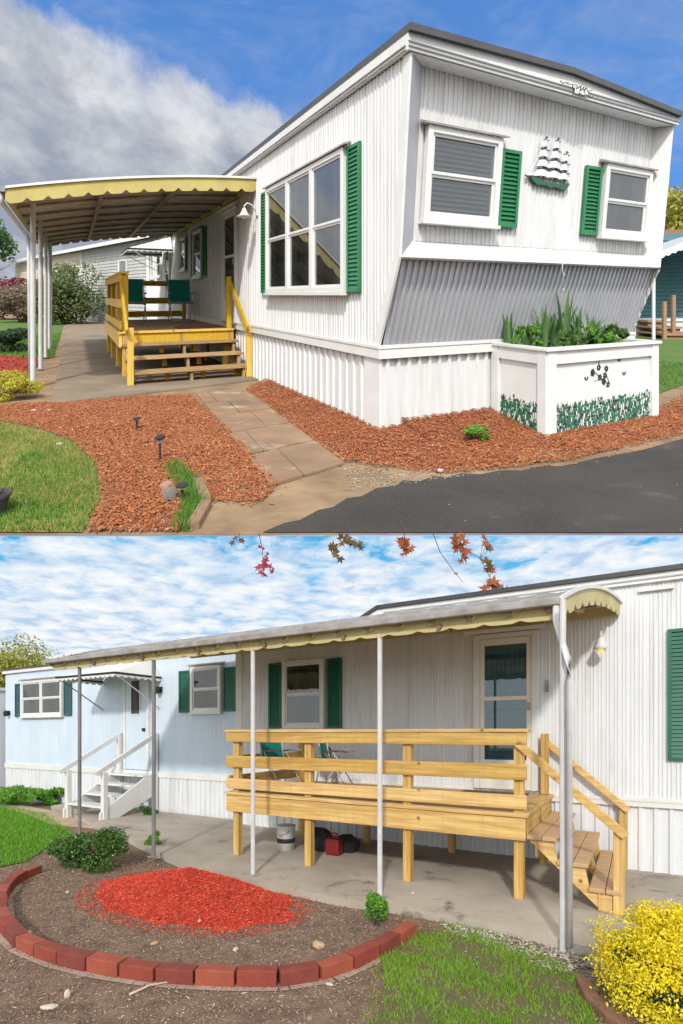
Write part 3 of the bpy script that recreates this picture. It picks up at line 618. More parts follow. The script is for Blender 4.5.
def awning(fh, l0, l1, q1, hw, he, bulge, posts, mt, label, base_z, spout=True, name='patio_awning', pr=.03, hz_first=None, vh=.15):
    rt = thing(name, fh(l0, q1, base_z), label, 'awning')
    n = 22
    def H(q):
        f = q/q1; return hw + (he-hw)*f + bulge*4*f*(1-f)
    # roof pans run out from the wall; each pan overlaps the next with a small step
    nl = int((l1-l0)/.32); rows = []
    for i in range(nl+1):
        l = l0 + (l1-l0)*i/nl
        for dz, dl in ((0, 0), (.022, .03)):
            rows.append([(min(l+dl, l1), q1*j/n, H(q1*j/n)+dz) for j in range(n+1)])
    mb = MB(fh).grid(rows); 
    mb.build('awning_roof', mt['gutter'], rt, label='grey metal roof of the awning seen edge on')
    rows2 = []
    for i in range(nl+1):
        l = l0 + (l1-l0)*i/nl
        for dz, dl in ((-.03, .01), (-.075, .03), (-.075, .09), (-.03, .11)):
            rows2.append([(min(l+dl, l1), q1*j/n, H(q1*j/n)+dz) for j in range(n+1)])
    MB(fh).grid(rows2).build('ceiling_panel', mt['under'], rt)
    for q in (q1*.36, q1*.66):
        MB(fh).box(l0+.05, l1-.05, q-.03, q+.03, H(q)-.15, H(q)-.075).build('beam', mt['rust'], rt)
    MB(fh).box(l0+.02, l1-.02, .003, .06, hw-.14, hw-.03).build('wall_rail', mt['cream'], rt)
    for i in range(1, max(2, int((l1-l0)/.9))):
        l = l0 + (l1-l0)*i/max(2, int((l1-l0)/.9)); MB(fh).tube([(l, q1*j/8+.0, H(q1*j/8)-.10) for j in range(9)], .022, 6).build('purlin', mt['rust'], rt)
    # scalloped valances at both ends and along the eave
    def val(fn, ln, hf, nm, m, drop=vh, depth=.05, w=.24):
        k = max(2, int(ln/w)); top = []; bot = []; sub = 10
        for i in range(k*sub+1):
            x = ln*i/(k*sub); ph = (i % sub)/sub
            dip = depth*max(0, 1 - min(ph, 1-ph)*4.5)
            top.append((x, hf(x)+.02)); bot.append((x, hf(x)-drop+dip))
        vs = [fn(x, h, 0) for x, h in top] + [fn(x, h, 0) for x, h in bot] + [fn(x, h, .012) for x, h in top] + [fn(x, h, .012) for x, h in bot]
        nn = len(top); fs = []
        for i in range(nn-1):
            fs += [(i, i+1, nn+i+1, nn+i), (2*nn+i, 3*nn+i, 3*nn+i+1, 2*nn+i+1), (i, 2*nn+i, 2*nn+i+1, i+1), (nn+i, nn+i+1, 3*nn+i+1, 3*nn+i)]
        MB(fh).add(vs, fs).build(nm, m, rt)
    val(lambda x, h, c: (l0-.012+c, x, h), q1, lambda x: H(x), 'valance', mt['cream'], vh+.04)
    val(lambda x, h, c: (l1+c, x, h), q1, lambda x: H(x), 'valance', mt['under'], vh)
    val(lambda x, h, c: (l0+x, q1-.05+c, h), l1-l0, lambda x: he-.03, 'valance', mt['cream'], vh-.01, .02, .3)
    g_ = MB(fh).box(l0-.03, l1+.03, q1-.005, q1+.07, he-.035, he+.03)
    g_.build('gutter', mt['gutter'], rt, bevel=.01*SC(mt))
    MB(fh).prism([(q1*j/n, H(q1*j/n)+.045) for j in range(n+1)] + [(q1*j/n, H(q1*j/n)+.012) for j in range(n, -1, -1)], lambda a, b, c: (c, a, b), l0-.035, l0-.014).build('end_trim', mt['trim'], rt)
    for i, (l, q) in enumerate(posts):
        bz = hz_first if (i == 0 and hz_first is not None) else base_z
        MB(fh).tube([(l, q, bz), (l, q, he-.03)], pr, 10).build('post', mt['metal'] if not (i > 2 and SC(mt) == 1) else mt['post_grey'], rt, smooth=False)
        MB(fh).box(l-.06, l+.06, q-.05, q+.05, bz, bz+.008).build('post_foot', mt['gutter'], rt)
    if spout:
        l, q = posts[0]; bz = hz_first if hz_first is not None else base_z
        sp = .04 if SC(mt) > 1 else -.055
        MB(fh).tube([(l0+(.05 if sp > 0 else .0), q1+.04, he-.04), (l0+(.06 if sp > 0 else .0), q1+.045, he-.16), (l+sp, q+.075, he-.50), (l+sp, q+.05, he-.66), (l+sp, q+.03, bz+.06)], .030 if SC(mt) > 1 else .024, 8).build('downspout', mt['metal'], rt, smooth=True)
    return rt
mats['l']['post_grey'] = M('grey_post_l', (.22,.22,.22), .4, (.14,.14,.14), 4); mats['u']['post_grey'] = mats['u']['metal']

def deck(fh, l0, l1, q0, q1, hd, hr, mt, label, base_z, ls, name='wooden_deck', pl=None, low_rail=False):
    S = SC(mt); bv = .006*S
    rt = thing(name, fh(l0, (q0+q1)/2, base_z), label, 'deck')
    mb = MB(fh); n = int((q1-q0)/.14)
    for i in range(n):
        a = q0+(q1-q0)*i/n; mb.box(l0, l1, a+.003, a+(q1-q0)/n-.003, hd-.035, hd)
    mb.build('deck_boards', mt['deck'], rt)
    rim = .24
    MB(fh).box(l0-.02, l1+.02, q1+.002, q1+.045, hd-rim-.02, hd-.045).build('rim_board', mt['wood_h'], rt, bevel=bv)
    MB(fh).box(l0-.04, l1+.03, q1+.001, q1+.062, hd-.040, hd-.004).build('edge_board', mt['wood_h'], rt, bevel=bv)
    MB(fh).box(l0-.02, l0+.018, q0+.02, q1-.003, hd-rim, hd-.037).build('rim_board', mt['wood_x'], rt, bevel=bv)
    MB(fh).box(l0-.045, l0+.10, q0+.02, q1+.0, hd-.034, hd+.004).build('stair_nosing', mt['wood_x'], rt, bevel=bv)
    MB(fh).box(l1-.018, l1+.02, q0+.02, q1-.003, hd-rim, hd-.037).build('rim_board', mt['wood_x'], rt, bevel=bv)
    for q in (q0+.3, q0+.8, q0+1.3): MB(fh).box(l0+.05, l1-.05, q, q+.038, hd-.2, hd-.038).build('joist', mt['deck'], rt)
    pl = pl or [l0+.05, l0+(l1-l0)*.33, l0+(l1-l0)*.66, l1-.06]
    for i, l in enumerate(pl):
        MB(fh).box(l-.045, l+.045, q1+.040, q1+.125, base_z, hr-.04 if i else hr-.005).build('post', mt['wood_v'], rt, bevel=bv) if False else None
        MB(fh).box(l-.045, l+.045, q1-.092, q1-.004, base_z, hr-.02).build('post', mt['wood_v'], rt, bevel=bv)
        if i in (0, 3) or True: MB(fh).box(l-.045, l+.045, q0+.12, q0+.2, base_z, hd-.21).build('post', mt['wood_v'], rt, bevel=bv)
    # rails: three boards on the outer face, cap board on top
    for h0, h1 in ((hr-.13, hr-.005), (hr-(hr-hd)*.62+.02, hr-(hr-hd)*.62+.17), (hd+.035, hd+.035+.135)):
        MB(fh).box(l0-.03, l1+.03, q1+.0 if h0 > hd+.2 else q1+.002, q1+.036, h0, h1).build('rail_board', mt['wood_h'], rt, bevel=bv)
    MB(fh).box(l0-.05, l1+.05, q1-.10, q1+.05, hr-.003, hr+.032).build('rail_cap', mt['wood_h'], rt, bevel=bv)
    # far end railing
    for h0, h1 in ((hr-.13, hr-.005), (hr-(hr-hd)*.62+.02, hr-(hr-hd)*.62+.17), (hd+.06, hd+.2)):
        MB(fh).box(l1+.0, l1+.036, q0+.05, q1-.004, h0, h1).build('rail_board', mt['wood_x'], rt, bevel=bv)
    MB(fh).box(l1-.09, l1+.0, q0+.05, q0+.14, base_z, hr-.02).build('post', mt['wood_v'], rt, bevel=bv)
    MB(fh).box(l0+.005, l0+.095, q0+.05, q0+.13, hd+.006, hr-.02).build('post', mt['wood_v'], rt, bevel=bv)
    # stairs
    nt_ = 3; rise = (hd-base_z)/(nt_+1); run = ls/nt_
    for i in range(nt_):
        h = hd-rise*(i+1); l = l0-run*(i+1)
        for k in range(2):
            MB(fh).box(l-.02+k*run/2, l-.02+(k+1)*run/2-.006, q0+.02, q1+.01, h-.038, h).build('stair_tread', mt['tread' if S > 1 else 'deck'], rt, bevel=bv)
    for q in (q0+.10, (q0+q1)/2, q1-.05):
        pts = [(l0-.025, hd-.24), (l0-.025, hd-.045)]
        for i in range(nt_):
            h = hd-rise*(i+1)-.04; l = l0-run*(i+1)
            pts += [(l+run-.03, h), (l+.01, h)]
        pts += [(l0-ls+.0, base_z), (l0-ls+.14, base_z)]
        # notched stringer
        MB(fh).prism(pts, lambda a, b, c: (a, c, b), q-.02, q+.02).build('stringer', mt['tread' if S > 1 else 'wood_h'], rt)
    for i in range(nt_):
        h = hd-rise*(i+1); l = l0-run*(i+1)
        for k in range(4):
            q = q0+.14+(q1-q0-.22)*k/3
            MB(fh).box(l+run*.55, l+run*.62, q, q+.07, h-rise+.01, h-.04).build('riser_block', mt['wood_v'], rt)
    for q in (q1-.0, q0+.06):
        MB(fh).box(l0-ls-.04, l0-ls+.05, q-.085, q-.0, base_z, base_z+rise+.70*(hr-hd)).build('newel_post', mt['wood_v'], rt, bevel=bv)
        MB(fh).bar((l0+.06, q+.018, hr-.10), (l0-ls-(.12 if S > 1 else .05), q+.018, base_z+rise+.66*(hr-hd)-.02), .036, .11 if S > 1 else .075).build('handrail', mt['wood_h'], rt, bevel=bv)
    return rt

def chair(fh, l, q, z, yaw, mt, label, group):
    ca, sa = math.cos(yaw), math.sin(yaw); cs = 1.0 if SC(mt) > 1 else .82
    def f(x, y, h): return fh(l + (x*ca - y*sa)*cs, q + (x*sa + y*ca)*cs, z + h*cs)     # x forward, y sideways
    rt = thing('folding_chair', f(0, 0, 0), label, 'chair', group)
    for sg in (-1, 1):
        y = sg*.25
        MB(f).tube([(-.24, y, .0), (.0, y, .33), (.22, y, .44)], .011, 8).tube([(.26, y, 0), (.06, y, .32), (-.14, y, .62)], .011, 8).build('leg', mt['frame'], rt, smooth=True)
        MB(f).tube([(-.16, y, .36), (-.27, y, .95)], .011, 8).build('back_frame', mt['frame'], rt, smooth=True)
        MB(f).tube([(-.19, y, .62), (.05, y, .645), (.24, y, .63)], .015, 8).build('armrest', mt['gutter'], rt, smooth=True)
    for x_, h_ in ((-.24,.012),(.26,.012),(-.27,.95),(.24,.43)): MB(f).tube([(x_,-.25,h_),(x_,.25,h_)], .011, 8).build('crossbar', mt['frame'], rt, smooth=True)
    rows_ = [[(-.165-.105*i/6 - .02*math.sin(i/6*math.pi), -.235+.47*j/6, .42+.53*i/6) for j in range(7)] for i in range(7)]
    MB(f).grid(rows_).grid([[(x+.008, y, h) for x, y, h in r] for r in rows_]).build('backrest', mt['teal'], rt)
    rows_ = [[(-.17+.41*i/6, -.235+.47*j/6, .41+.03*i/6-.025*math.sin(i/6*math.pi)) for j in range(7)] for i in range(7)]
    MB(f).grid(rows_).grid([[(x, y, h-.008) for x, y, h in r] for r in rows_]).build('seat', mt['teal'], rt)
    return rt
def wall_lamp(fw, x, h, mt, label, shade=.09, bulb=None):
    rt = thing('wall_lamp', fw(x, 0, h), label, 'lamp')
    MB(fw).box(x-.035, x+.035, .002, .03, h-.06, h+.06).build('back_plate', mt['trim'], rt, bevel=.004*SC(mt))
    MB(fw).tube([(x, .03, h), (x, .09, h+.10), (x, .17, h+.13), (x, .22, h+.08), (x, .22, h+.03)], .011, 8).build('arm', mt['trim'], rt, smooth=True)
    MB(fw).lathe((x, .22, h), [(.018,.05),(.03,.03),(.045,-.01),(.075,-.06),(shade,-.085),(shade*.97,-.088),(.03,-.03)], 18).build('lamp_shade', mt['trim'], rt, smooth=True)
    bm_ = bulb or mt['trim']
    MB(fw).lathe((x, .22, h-.09), [(.012,.05),(.026,.02),(.030,-.005),(.018,-.03),(.004,-.036)], 12).build('bulb', bm_, rt, smooth=True)
    return rt
# ------------------------------------------------------------------ TERRACE home
mu, ml = mats['u'], mats['l']
home = thing('mobile_home', U(0, 0, 0), 'white ribbed mobile home with slanted front bay, roof emblem and triple side window', 'mobile home')
def to(h): return .35 + .0931*(h-1.69)                 # the leaning outer rim, forward of the skirt
def fF(x, d, h): return U(x, -(to(h)-.17) - d, h)      # front face, set back inside the rim
def edge(u):
    if u >= 0: return .872
    if u > -.35: return .872 + (-u)/.35*.818
    return 1.69 + (-u-.35)/.162*1.74
HL = 9.2
ms = MB(UH); ms.ribs(-.512, HL, lambda u: (u, 0, edge(u)), lambda u: (u, 0, 3.44), (0, 1, 0), .125, .010)
ms.build('side_wall', mu['white'], home)
mb = MB(UH)
for a, b in (((.0,.872),(-.35,1.69)), ((-.35,1.69),(-.512,3.44))):
    ax, ah = a; bx, bh = b
    mb.add([(ax,.016,ah),(bx,.016,bh),(bx+.10,.016,bh),(ax+.10,.016,ah),(ax,-.01,ah),(bx,-.01,bh),(bx+.10,-.01,bh),(ax+.10,-.01,ah)], [(0,1,2,3),(4,5,6,7),(0,4,5,1),(1,5,6,2),(2,6,7,3),(3,7,4,0)])
mb.build('corner_trim', mu['trim'], home)
WF = 3.86
mb = MB(lambda u, d, h: U(u, -d, h))
mb.ribs(.24, 3.74, lambda u: (u, to(1.86)-.17, 1.86), lambda u: (u, to(3.44)-.17, 3.44), (0, 1, 0), .115, .009)
mb.build('front_wall', mu['white'], home)
def rim(a0, a1, mat_, nm):
    pass
mb = MB(lambda s, d, h: U(s, -d, h))
ob_, ot_, ib_, it_ = to(1.69), to(3.45), to(1.86)-.172, to(3.45)-.172
mb.add([(0,ob_,1.69),(0,ot_,3.45),(.24,it_,3.45),(.24,ib_,1.86)], [(0,1,2,3)])
mb.build('bay_flange', mu['grey'], home)  # left flange greyer than the right: its shade is put into the colour
MB(lambda s, d, h: U(s, -d, h)).add([(WF,ob_,1.69),(WF,ot_,3.45),(3.74,it_,3.45),(3.74,ib_,1.86)], [(0,1,2,3)]).build('bay_flange', mu['trim'], home)
MB(lambda s, d, h: U(s, -d, h)).add([(0,ob_,1.69),(WF,ob_,1.69),(3.74,ib_,1.86),(.24,ib_,1.86)], [(0,1,2,3)]).add([(0,ob_,1.69),(WF,ob_,1.69),(WF,.27,1.672),(0,.27,1.672)], [(0,1,2,3)]).build('bay_sill', mu['trim'], home)
MB(lambda s, d, h: U(s, -d, h)).add([(0,to(3.44),3.445),(WF,to(3.44),3.40),(3.74,it_+.005,3.40),(.24,it_+.005,3.435)], [(0,1,2,3)]).build('soffit', mu['trim'], home)
mb = MB(lambda s, d, h: U(s, -d, h))
mb.ribs(.03, WF-.02, lambda u: (u, .0, .872), lambda u: (u, .268, 1.672), (0, .9, -.3), .072, .016, ((0,0),(.40,0),(.48,1),(.78,1),(.86,0)))
mb.build('belly_panel', mu['grey'], home)  # grey tone paints in the shade on the sloping underside
MB(UH).add([(0,.002,.872),(-.27,.002,1.672),(-.22,.002,1.672),(.05,.002,.872)], [(0,1,2,3)]).build('belly_end', mu['grey'], home)
# belt band and skirting
mb = MB(UH).box(-.035, HL, 0, .03, .742, .870).box(-.04, HL, .0, .038, .838, .872); mb.build('belt_band', mu['trim'], home, bevel=.02)
mb = MB(lambda s, d, h: U(s, -d, h)).box(0, WF, 0, .03, .742, .870).box(-.0, WF, 0, .038, .838, .873); mb.build('belt_band', mu['trim'], home, bevel=.02)
MB(UH).ribs(.27, HL, lambda u: (u, -.02, -.06), lambda u: (u, -.02, .743), (0, 1, 0), .16, .018, ((0,0),(.55,0),(.62,1),(.88,1),(.95,0))).build('skirting', mu['white'], home)
MB(lambda s, d, h: U(s, -d, h)).ribs(.0, WF, lambda u: (u, -.02, -.06), lambda u: (u, -.02, .743), (0, 1, 0), .125, .022, ((0,0),(.5,0),(.6,1),(.85,1),(.95,0))).build('skirting', mu['white'], home)
MB(UH).box(-.004, .28, -.02, .008, -.06, .742).build('skirting_corner', mu['trim'], home)
# far side, back, floor of roof
MB(lambda t, d, h: U(WF+d, t, h)).ribs(-.50, HL, lambda u: (u, 0, .872 if u > 0 else edge(u)), lambda u: (u, 0, 3.42), (0, 1, 0), .12, .01).add([(0,0,-.05),(HL,0,-.05),(HL,0,.872),(0,0,.872)], [(0,1,2,3)]).build('side_wall', mu['white'], home)
MB(lambda s, d, h: U(s, HL+d, h)).ribs(0, WF, lambda u: (u, 0, -.05), lambda u: (u, 0, 3.42), (0, 1, 0), .12, .01).build('back_wall', mu['white'], home)
def roofpoly(dz, b0, b1): return [(-.05,b0),(WF+.06,b1),(WF+.06,3.50+dz),(2.0,3.635+dz),(-.05,3.60+dz)]
MB(U).prism(roofpoly(0, 3.452, 3.41), lambda a, b, c: (a, c, b), -.535, HL+.05).build('roof_fascia', mu['trim'], home)
MB(U).prism([(-.055,3.60),(2.0,3.637),(WF+.065,3.502),(WF+.065,3.565),(2.0,3.70),(-.055,3.665)], lambda a, b, c: (a, c, b), -.575, HL+.06).build('roof', mu['roof'], home)
mb = MB(U)
for z0, z1 in ((3.475,3.44),(3.515,3.475)): mb.add([(-.05,-.537,z0),(WF+.06,-.537,z1),(WF+.06,-.549,z1+.006),(-.05,-.549,z0+.006),(-.05,-.537,z0+.018),(WF+.06,-.537,z1+.018)], [(0,1,2,3),(3,2,5,4)])
mb.build('fascia_ridge', mu['grey'], home)
MB(UH).box(-.5, HL+.03, .052, .062, 3.49, 3.50).box(-.5, HL+.03, .051, .058, 3.455, 3.465).build('fascia_ridge', mu['gutter'], home)
# script emblem on the fascia (an unreadable flourish with a pale plate)
def fe(x, z): return U(x, -.556, 3.50 - .017*(x-0) + z)
eb = MB(lambda x, d, z: U(x, -.552-d, 3.53 - .0185*x + z))
eb.box(2.03, 2.23, 0, .006, -.045, .022).build('emblem_plate', mu['trim'], home)
crv = [[(1.80,.03),(1.84,.012),(1.88,.03),(1.93,.035),(1.90,.015)], [(1.93,.02),(1.98,.035),(2.00,-.03),(1.985,-.075)], [(2.0,.03),(2.06,.04),(2.04,.0),(2.10,.035),(2.12,.0),(2.16,.045),(2.15,.005),(2.21,.04),(2.22,.01),(2.3,.035)],
       [(2.08,-.035),(2.14,-.05),(2.2,-.03),(2.27,-.055),(2.30,-.03)], [(2.12,.05),(2.10,-.02)], [(2.19,.05),(2.17,-.02)]]
eb = MB(lambda x, d, z: U(x, -.560-d, 3.53 - .0185*x + z))
for c in crv: eb.tube([(x, 0, z) for x, z in c], .0045, 5)
eb.build('emblem_script', mu['dark'], home)
# openings
window(UH, .62, 3.08, 1.38, 2.91, mu, home, cols=3, d=.011, mid=.5)
shutter(UH, .33, .60, 1.38, 2.90, mu, home, d=.011); shutter(UH, 3.12, 3.38, 1.38, 2.90, mu, home, d=.011)
window(fF, .30, 1.22, 2.05, 2.91, mu, home, d=.011, blind=True, mid=.5); window(fF, 2.83, 3.70, 2.04, 2.86, mu, home, d=.011, mid=.5)
shutter(fF, 1.25, 1.52, 2.05, 2.83, mu, home, d=.011); shutter(fF, 2.53, 2.80, 2.04, 2.81, mu, home, d=.011)
storm_door(UH, 4.78, 5.55, .86, 2.86, mu, home, d=.011)
window(UH, 7.4, 8.3, 1.75, 2.85, mu, home, d=.011); shutter(UH, 7.06, 7.35, 1.75, 2.85, mu, home, d=.011); shutter(UH, 8.35, 8.62, 1.75, 2.85, mu, home, d=.011)
hk = MB(lambda s, d, h: U(s, -d, h)); hk.tube([(2.08,.36,1.69),(2.08,.36,1.60),(2.10,.37,1.57),(2.07,.38,1.55)], .006, 6).tube([(2.08,.37,1.55),(2.08,.37,1.42)], .002, 5).tube([(2.08,.37,1.42),(2.085,.37,1.38)], .009, 6)
hk.build('hook', mu['metal'], home, smooth=True)
wall_lamp(UH, 3.64, 2.66, mu, 'white gooseneck barn lamp on side wall beside yellow awning', shade=.13)

# ship ornament
ship = thing('ship_ornament', fF(1.95, .03, 2.45), 'white sailing ship ornament with green hull hung between front windows', 'ornament')
fs_ = lambda x, d, z: fF(1.965 + x*1.5, .013 + d, 2.73 + z*1.12)
dk = M('ship_green', (.01,.10,.045), .5, S=B); pw = M('ship_white', (.72,.74,.75), .5, (.6,.62,.64), 6, S=B)
hull = [(-.20,-.125),(-.17,-.165),(-.13,-.19),(-.06,-.185),(0,-.20),(.06,-.19),(.12,-.205),(.17,-.20),(.20,-.15),(.195,-.13),(.1,-.155),(-.05,-.15),(-.14,-.125)]
MB(fs_).prism(hull, lambda a, b, c: (a, c, b), 0, .03).build('hull', dk, ship, bevel=.02)
for mx, top, wdt in ((-.07, .27, .095), (.05, .28, .10), (.15, .17, .07)):
    MB(fs_).tube([(mx, .02, -.14), (mx, .02, top)], .006, 6).build('mast', mu['dark'], ship)
    z = -.125; n = 4 if wdt > .07 else 3; tot = top - .03 - z
    for i in range(n):
        h_ = tot/n; w0 = wdt*(1-.17*i); w1 = wdt*(1-.17*(i+1)); zz = z + h_*i
        q = [(mx-w0, zz+.012), (mx+w0*.75, zz+.006), (mx+w1*.75, zz+h_-.010), (mx-w1*.9, zz+h_-.006)]
        rows_ = [[(q[0][0]+(q[1][0]-q[0][0])*j/5 if r == 0 else q[3][0]+(q[2][0]-q[3][0])*j/5, .012+.022*math.sin(math.pi*(.2+.7*j/5)), q[0][1]+.012*math.sin(math.pi*j/5) if r == 0 else q[3][1]) for j in range(6)] for r in range(2)]
        mb = MB(fs_).grid(rows_).grid([[(x, d-.012, zz_) for x, d, zz_ in r] for r in rows_]); mb.build('sail', pw, ship)
        MB(fs_).tube([(mx-w1*.95, .03, zz+h_-.004), (mx+w1*.85, .03, zz+h_-.008)], .004, 5).build('yard_arm', mu['dark'], ship)
    MB(fs_).prism([(mx, top), (mx+.035, top-.008), (mx, top-.018)], lambda a, b, c: (a, c, b), .012, .016).build('flag', mu['dark'], ship)
for a, b, c in (((-.24,-.115),(-.10,.12),(-.11,-.10)), ((-.20,-.09),(-.09,.16),(-.10,-.05))):
    MB(fs_).prism([a, b, c], lambda x, y, z: (x, z, y), .008, .02).build('jib_sail', pw, ship)
MB(fs_).tube([(-.17,.02,-.145),(-.25,.02,-.115)], .006, 6).build('bowsprit', mu['dark'], ship)

# awning, deck, chairs of the terrace home
mats['u']['under'] = mu['under']
awning(UH, 3.72, 11.2, 3.36, 3.18, 2.71, .075, [(4.5,3.10),(6.5,3.10),(8.4,3.10),(10.3,3.10),(11.1,3.10)], mu, 'long cream-trimmed awning over the yellow deck, on slim white posts', .025, pr=.035)
deck(UH, 4.85, 9.1, .03, 1.88, .757, 1.70, mu, 'bright yellow wooden deck with three steps facing the stone walkway', .025, .90)
ch = chair(UH, 8.15, 1.40, .757, math.pi, mu, 'teal folding chair on the yellow deck, the one nearer the railing', 'teal folding chairs on the yellow deck')
copy_to(ch, Vector(UH(8.15, .36, .757)) - Vector(UH(8.15, 1.40, .757)), 'teal folding chair on the yellow deck, the one nearer the house wall')
def mat_thing(fh, l0, l1, q0, q1, h, m, label):
    t_ = MB(fh); t_.box(l0, l1, q0, q1, h, h+.012); o_ = t_.build('doormat', m); tag(o_, label, 'doormat'); return o_
mat_thing(UH, 4.98, 5.6, .12, .95, .762, M('doormat_u', (.22,.08,.05), .95, (.10,.05,.03), 20, .5, 60, S=B), 'reddish doormat on yellow deck boards by the steps')

# planter with stencilled sides
pl = thing('planter_box', U(2.28, -.36, 0), 'white wooden planter box stencilled with green ivy, before the slanted front', 'planter')
fp = lambda x, d, h: U(x, -.73 - d, h); fl = lambda x, d, h: U(1.41 - d, -x, h)
PH = .842
MB(U).box(1.45, 3.12, -.69, -.04, PH-.09, PH-.06).build('soil', M('planter_soil', (.06,.04,.03), .95, S=B, bump=.5), pl)
for a, b in ((1.41, 1.535), (3.05, 3.17)): MB(fp).box(a, b, -.06, .012, -.05, PH-.03).build('corner_post', mu['trim'], pl, bevel=.03)
for a, b in ((.62, .73), (.0, .11)): MB(fl).box(a, b-.001, -.06, .010, -.05, PH-.031).build('corner_post', mu['trim'], pl, bevel=.03)
MB(fp).box(1.50, 3.1, -.05, -.020, -.05, PH-.04).build('panel', mu['white_board'] if 'white_board' in mu else mu['trim'], pl)
MB(fl).box(.05, .68, -.05, -.020, -.05, PH-.04).build('panel', mu['trim'], pl)
MB(fp).box(1.535, 3.05, -.05, .006, PH-.16, PH-.031).build('top_rail', mu['trim'], pl, bevel=.02)
MB(fl).box(.11, .62, -.05, .006, PH-.16, PH-.031).build('top_rail', mu['trim'], pl, bevel=.02)
MB(U).box(1.385, 3.20, -.76, -.66, PH-.03, PH).box(1.385, 1.49, -.66, -.0, PH-.03, PH).box(3.09, 3.20, -.66, 0, PH-.03, PH).box(1.49, 3.09, -.09, 0, PH-.03, PH).build('cap', mu['trim'], pl, bevel=.02)
MB(U).box(3.12, 3.165, -.72, -.01, -.05, PH-.04).box(1.44, 3.12, -.035, -.004, -.05, PH-.04).build('panel', mu['trim'], pl)
ivy = M('stencil_green', (.012,.10,.045), .7, (.02,.16,.08), 10, S=B); ivb = M('stencil_black', (.02,.022,.025), .7, S=B)
def decal_leaf(mb, x, h, r, rnd, dd=-.0185):
    a0 = rnd.uniform(0, 6.28); n = 7
    pts = [(x + r*rnd.uniform(.6, 1.15)*math.cos(a0+k*6.283/n), h + r*rnd.uniform(.6, 1.15)*math.sin(a0+k*6.283/n)) for k in range(n)]
    mb.prism(pts, lambda a, b, c: (a, c, b), dd, dd+.0012)
def ivystrip(f_, x0, x1, seed):
    rnd = random.Random(seed); mb = MB(f_); md = MB(f_); x = x0+.02
    while x < x1-.015:
        top = rnd.uniform(.27, .33); pts = []; h = .0
        while h < top: pts.append((x + .012*math.sin(h*40+seed+x*9), h)); h += .03
        for (a, b), (c, d) in zip(pts[:-1], pts[1:]):
            mb.prism([(a-.004, b), (a+.004, b), (c+.004, d), (c-.004, d)], lambda p, q, r: (p, r, q), -.0192, -.0180)
            if rnd.random() < .8: decal_leaf(mb if rnd.random() < .75 else md, a + rnd.choice((-1, 1))*rnd.uniform(.012, .03), b, rnd.uniform(.012, .024), rnd, -.0186 + rnd.uniform(0, .0008))
        for k in range(2): decal_leaf(mb, x + rnd.uniform(-.03,.03), top*rnd.uniform(.1, 1), rnd.uniform(.012,.022), rnd, -.0182)
        x += rnd.uniform(.022, .036)
    mb.build('ivy_stencil', ivy, pl, recalc=False); md.build('ivy_stencil', ivb, pl, recalc=False)
ivystrip(fp, 1.54, 3.05, 3); ivystrip(fl, .115, .615, 5)
rnd = random.Random(4); mb = MB(fp)
for k in range(9):
    a = k*.7; r = .05 + .02*k*.6; cx0, ch0 = 2.22, .52
    px, ph = cx0 + .15*math.cos(a*1.3)*rnd.uniform(.3, 1), ch0 + .13*math.sin(a)*rnd.uniform(.3, 1)
    for j in range(5): decal_leaf(mb, px + .02*math.cos(j*1.256), ph + .02*math.sin(j*1.256), .017, rnd, -.0186+j*.0002)
for (a, b), (c, d) in (((2.20,.62),(2.19,.68)),((2.19,.68),(2.23,.70)),((2.12,.47),(2.32,.50)),((2.3,.55),(2.36,.43)),((2.1,.58),(2.22,.5))):
    mb.prism([(a-.004,b-.003),(c-.004,d-.003),(c+.004,d+.003),(a+.004,b+.003)], lambda p, q, r: (p, r, q), -.0192, -.0180)
for bx, bh, s_ in ((2.0,.50,1),(2.52,.66,1),(2.60,.51,1),(2.62,.70,.5)):
    for sg in (-1, 1): mb.prism([(bx, bh-.012*s_), (bx+sg*.012*s_, bh+.028*s_), (bx+sg*.034*s_, bh+.02*s_), (bx+sg*.018*s_, bh-.012*s_)], lambda p, q, r: (p, r, q), -.0192, -.0182)
mb.build('flower_stencil', ivb, pl, recalc=False)

def iris(f, x, y, z, n, H, mat, label, group, seed, spread=.5, w=.035):
    rt = thing('iris_plant', f(x, y, z), label, 'plant', group); r_ = random.Random(seed)
    for i in range(n):
        a = r_.uniform(0, 6.28); ln = H*r_.uniform(.6, 1.05); sp = r_.uniform(.05, spread)*H; mb = MB(f); L_, Rr, Ce = [], [], []
        px, py = -math.sin(a), math.cos(a)
        for k in range(7):
            t_ = k/6; hh = ln*(t_ - .35*t_*t_*sp/H); ox, oy = math.cos(a)*sp*t_*t_, math.sin(a)*sp*t_*t_
            ww = w*(1-t_**2.2)*(.6+.8*t_*(1-t_)) + .001
            cx, cy = x + ox + .03*math.cos(a), y + oy + .03*math.sin(a)
            L_.append((cx+px*ww, cy+py*ww, z+hh)); Rr.append((cx-px*ww, cy-py*ww, z+hh)); Ce.append((cx+math.cos(a)*ww*.35, cy+math.sin(a)*ww*.35, z+hh))
        mb.grid([L_, Ce, Rr]); mb.build('leaf', mat, rt, smooth=True)
    return rt
IR = leafm('iris_leaf', [(.05,.13,.03),(.09,.21,.05),(.03,.085,.02)], .25); IR2 = leafm('pale_leaf', [(.30,.40,.22),(.40,.52,.30),(.2,.3,.12)], .25)
PG = 'plants growing in the stencilled planter'
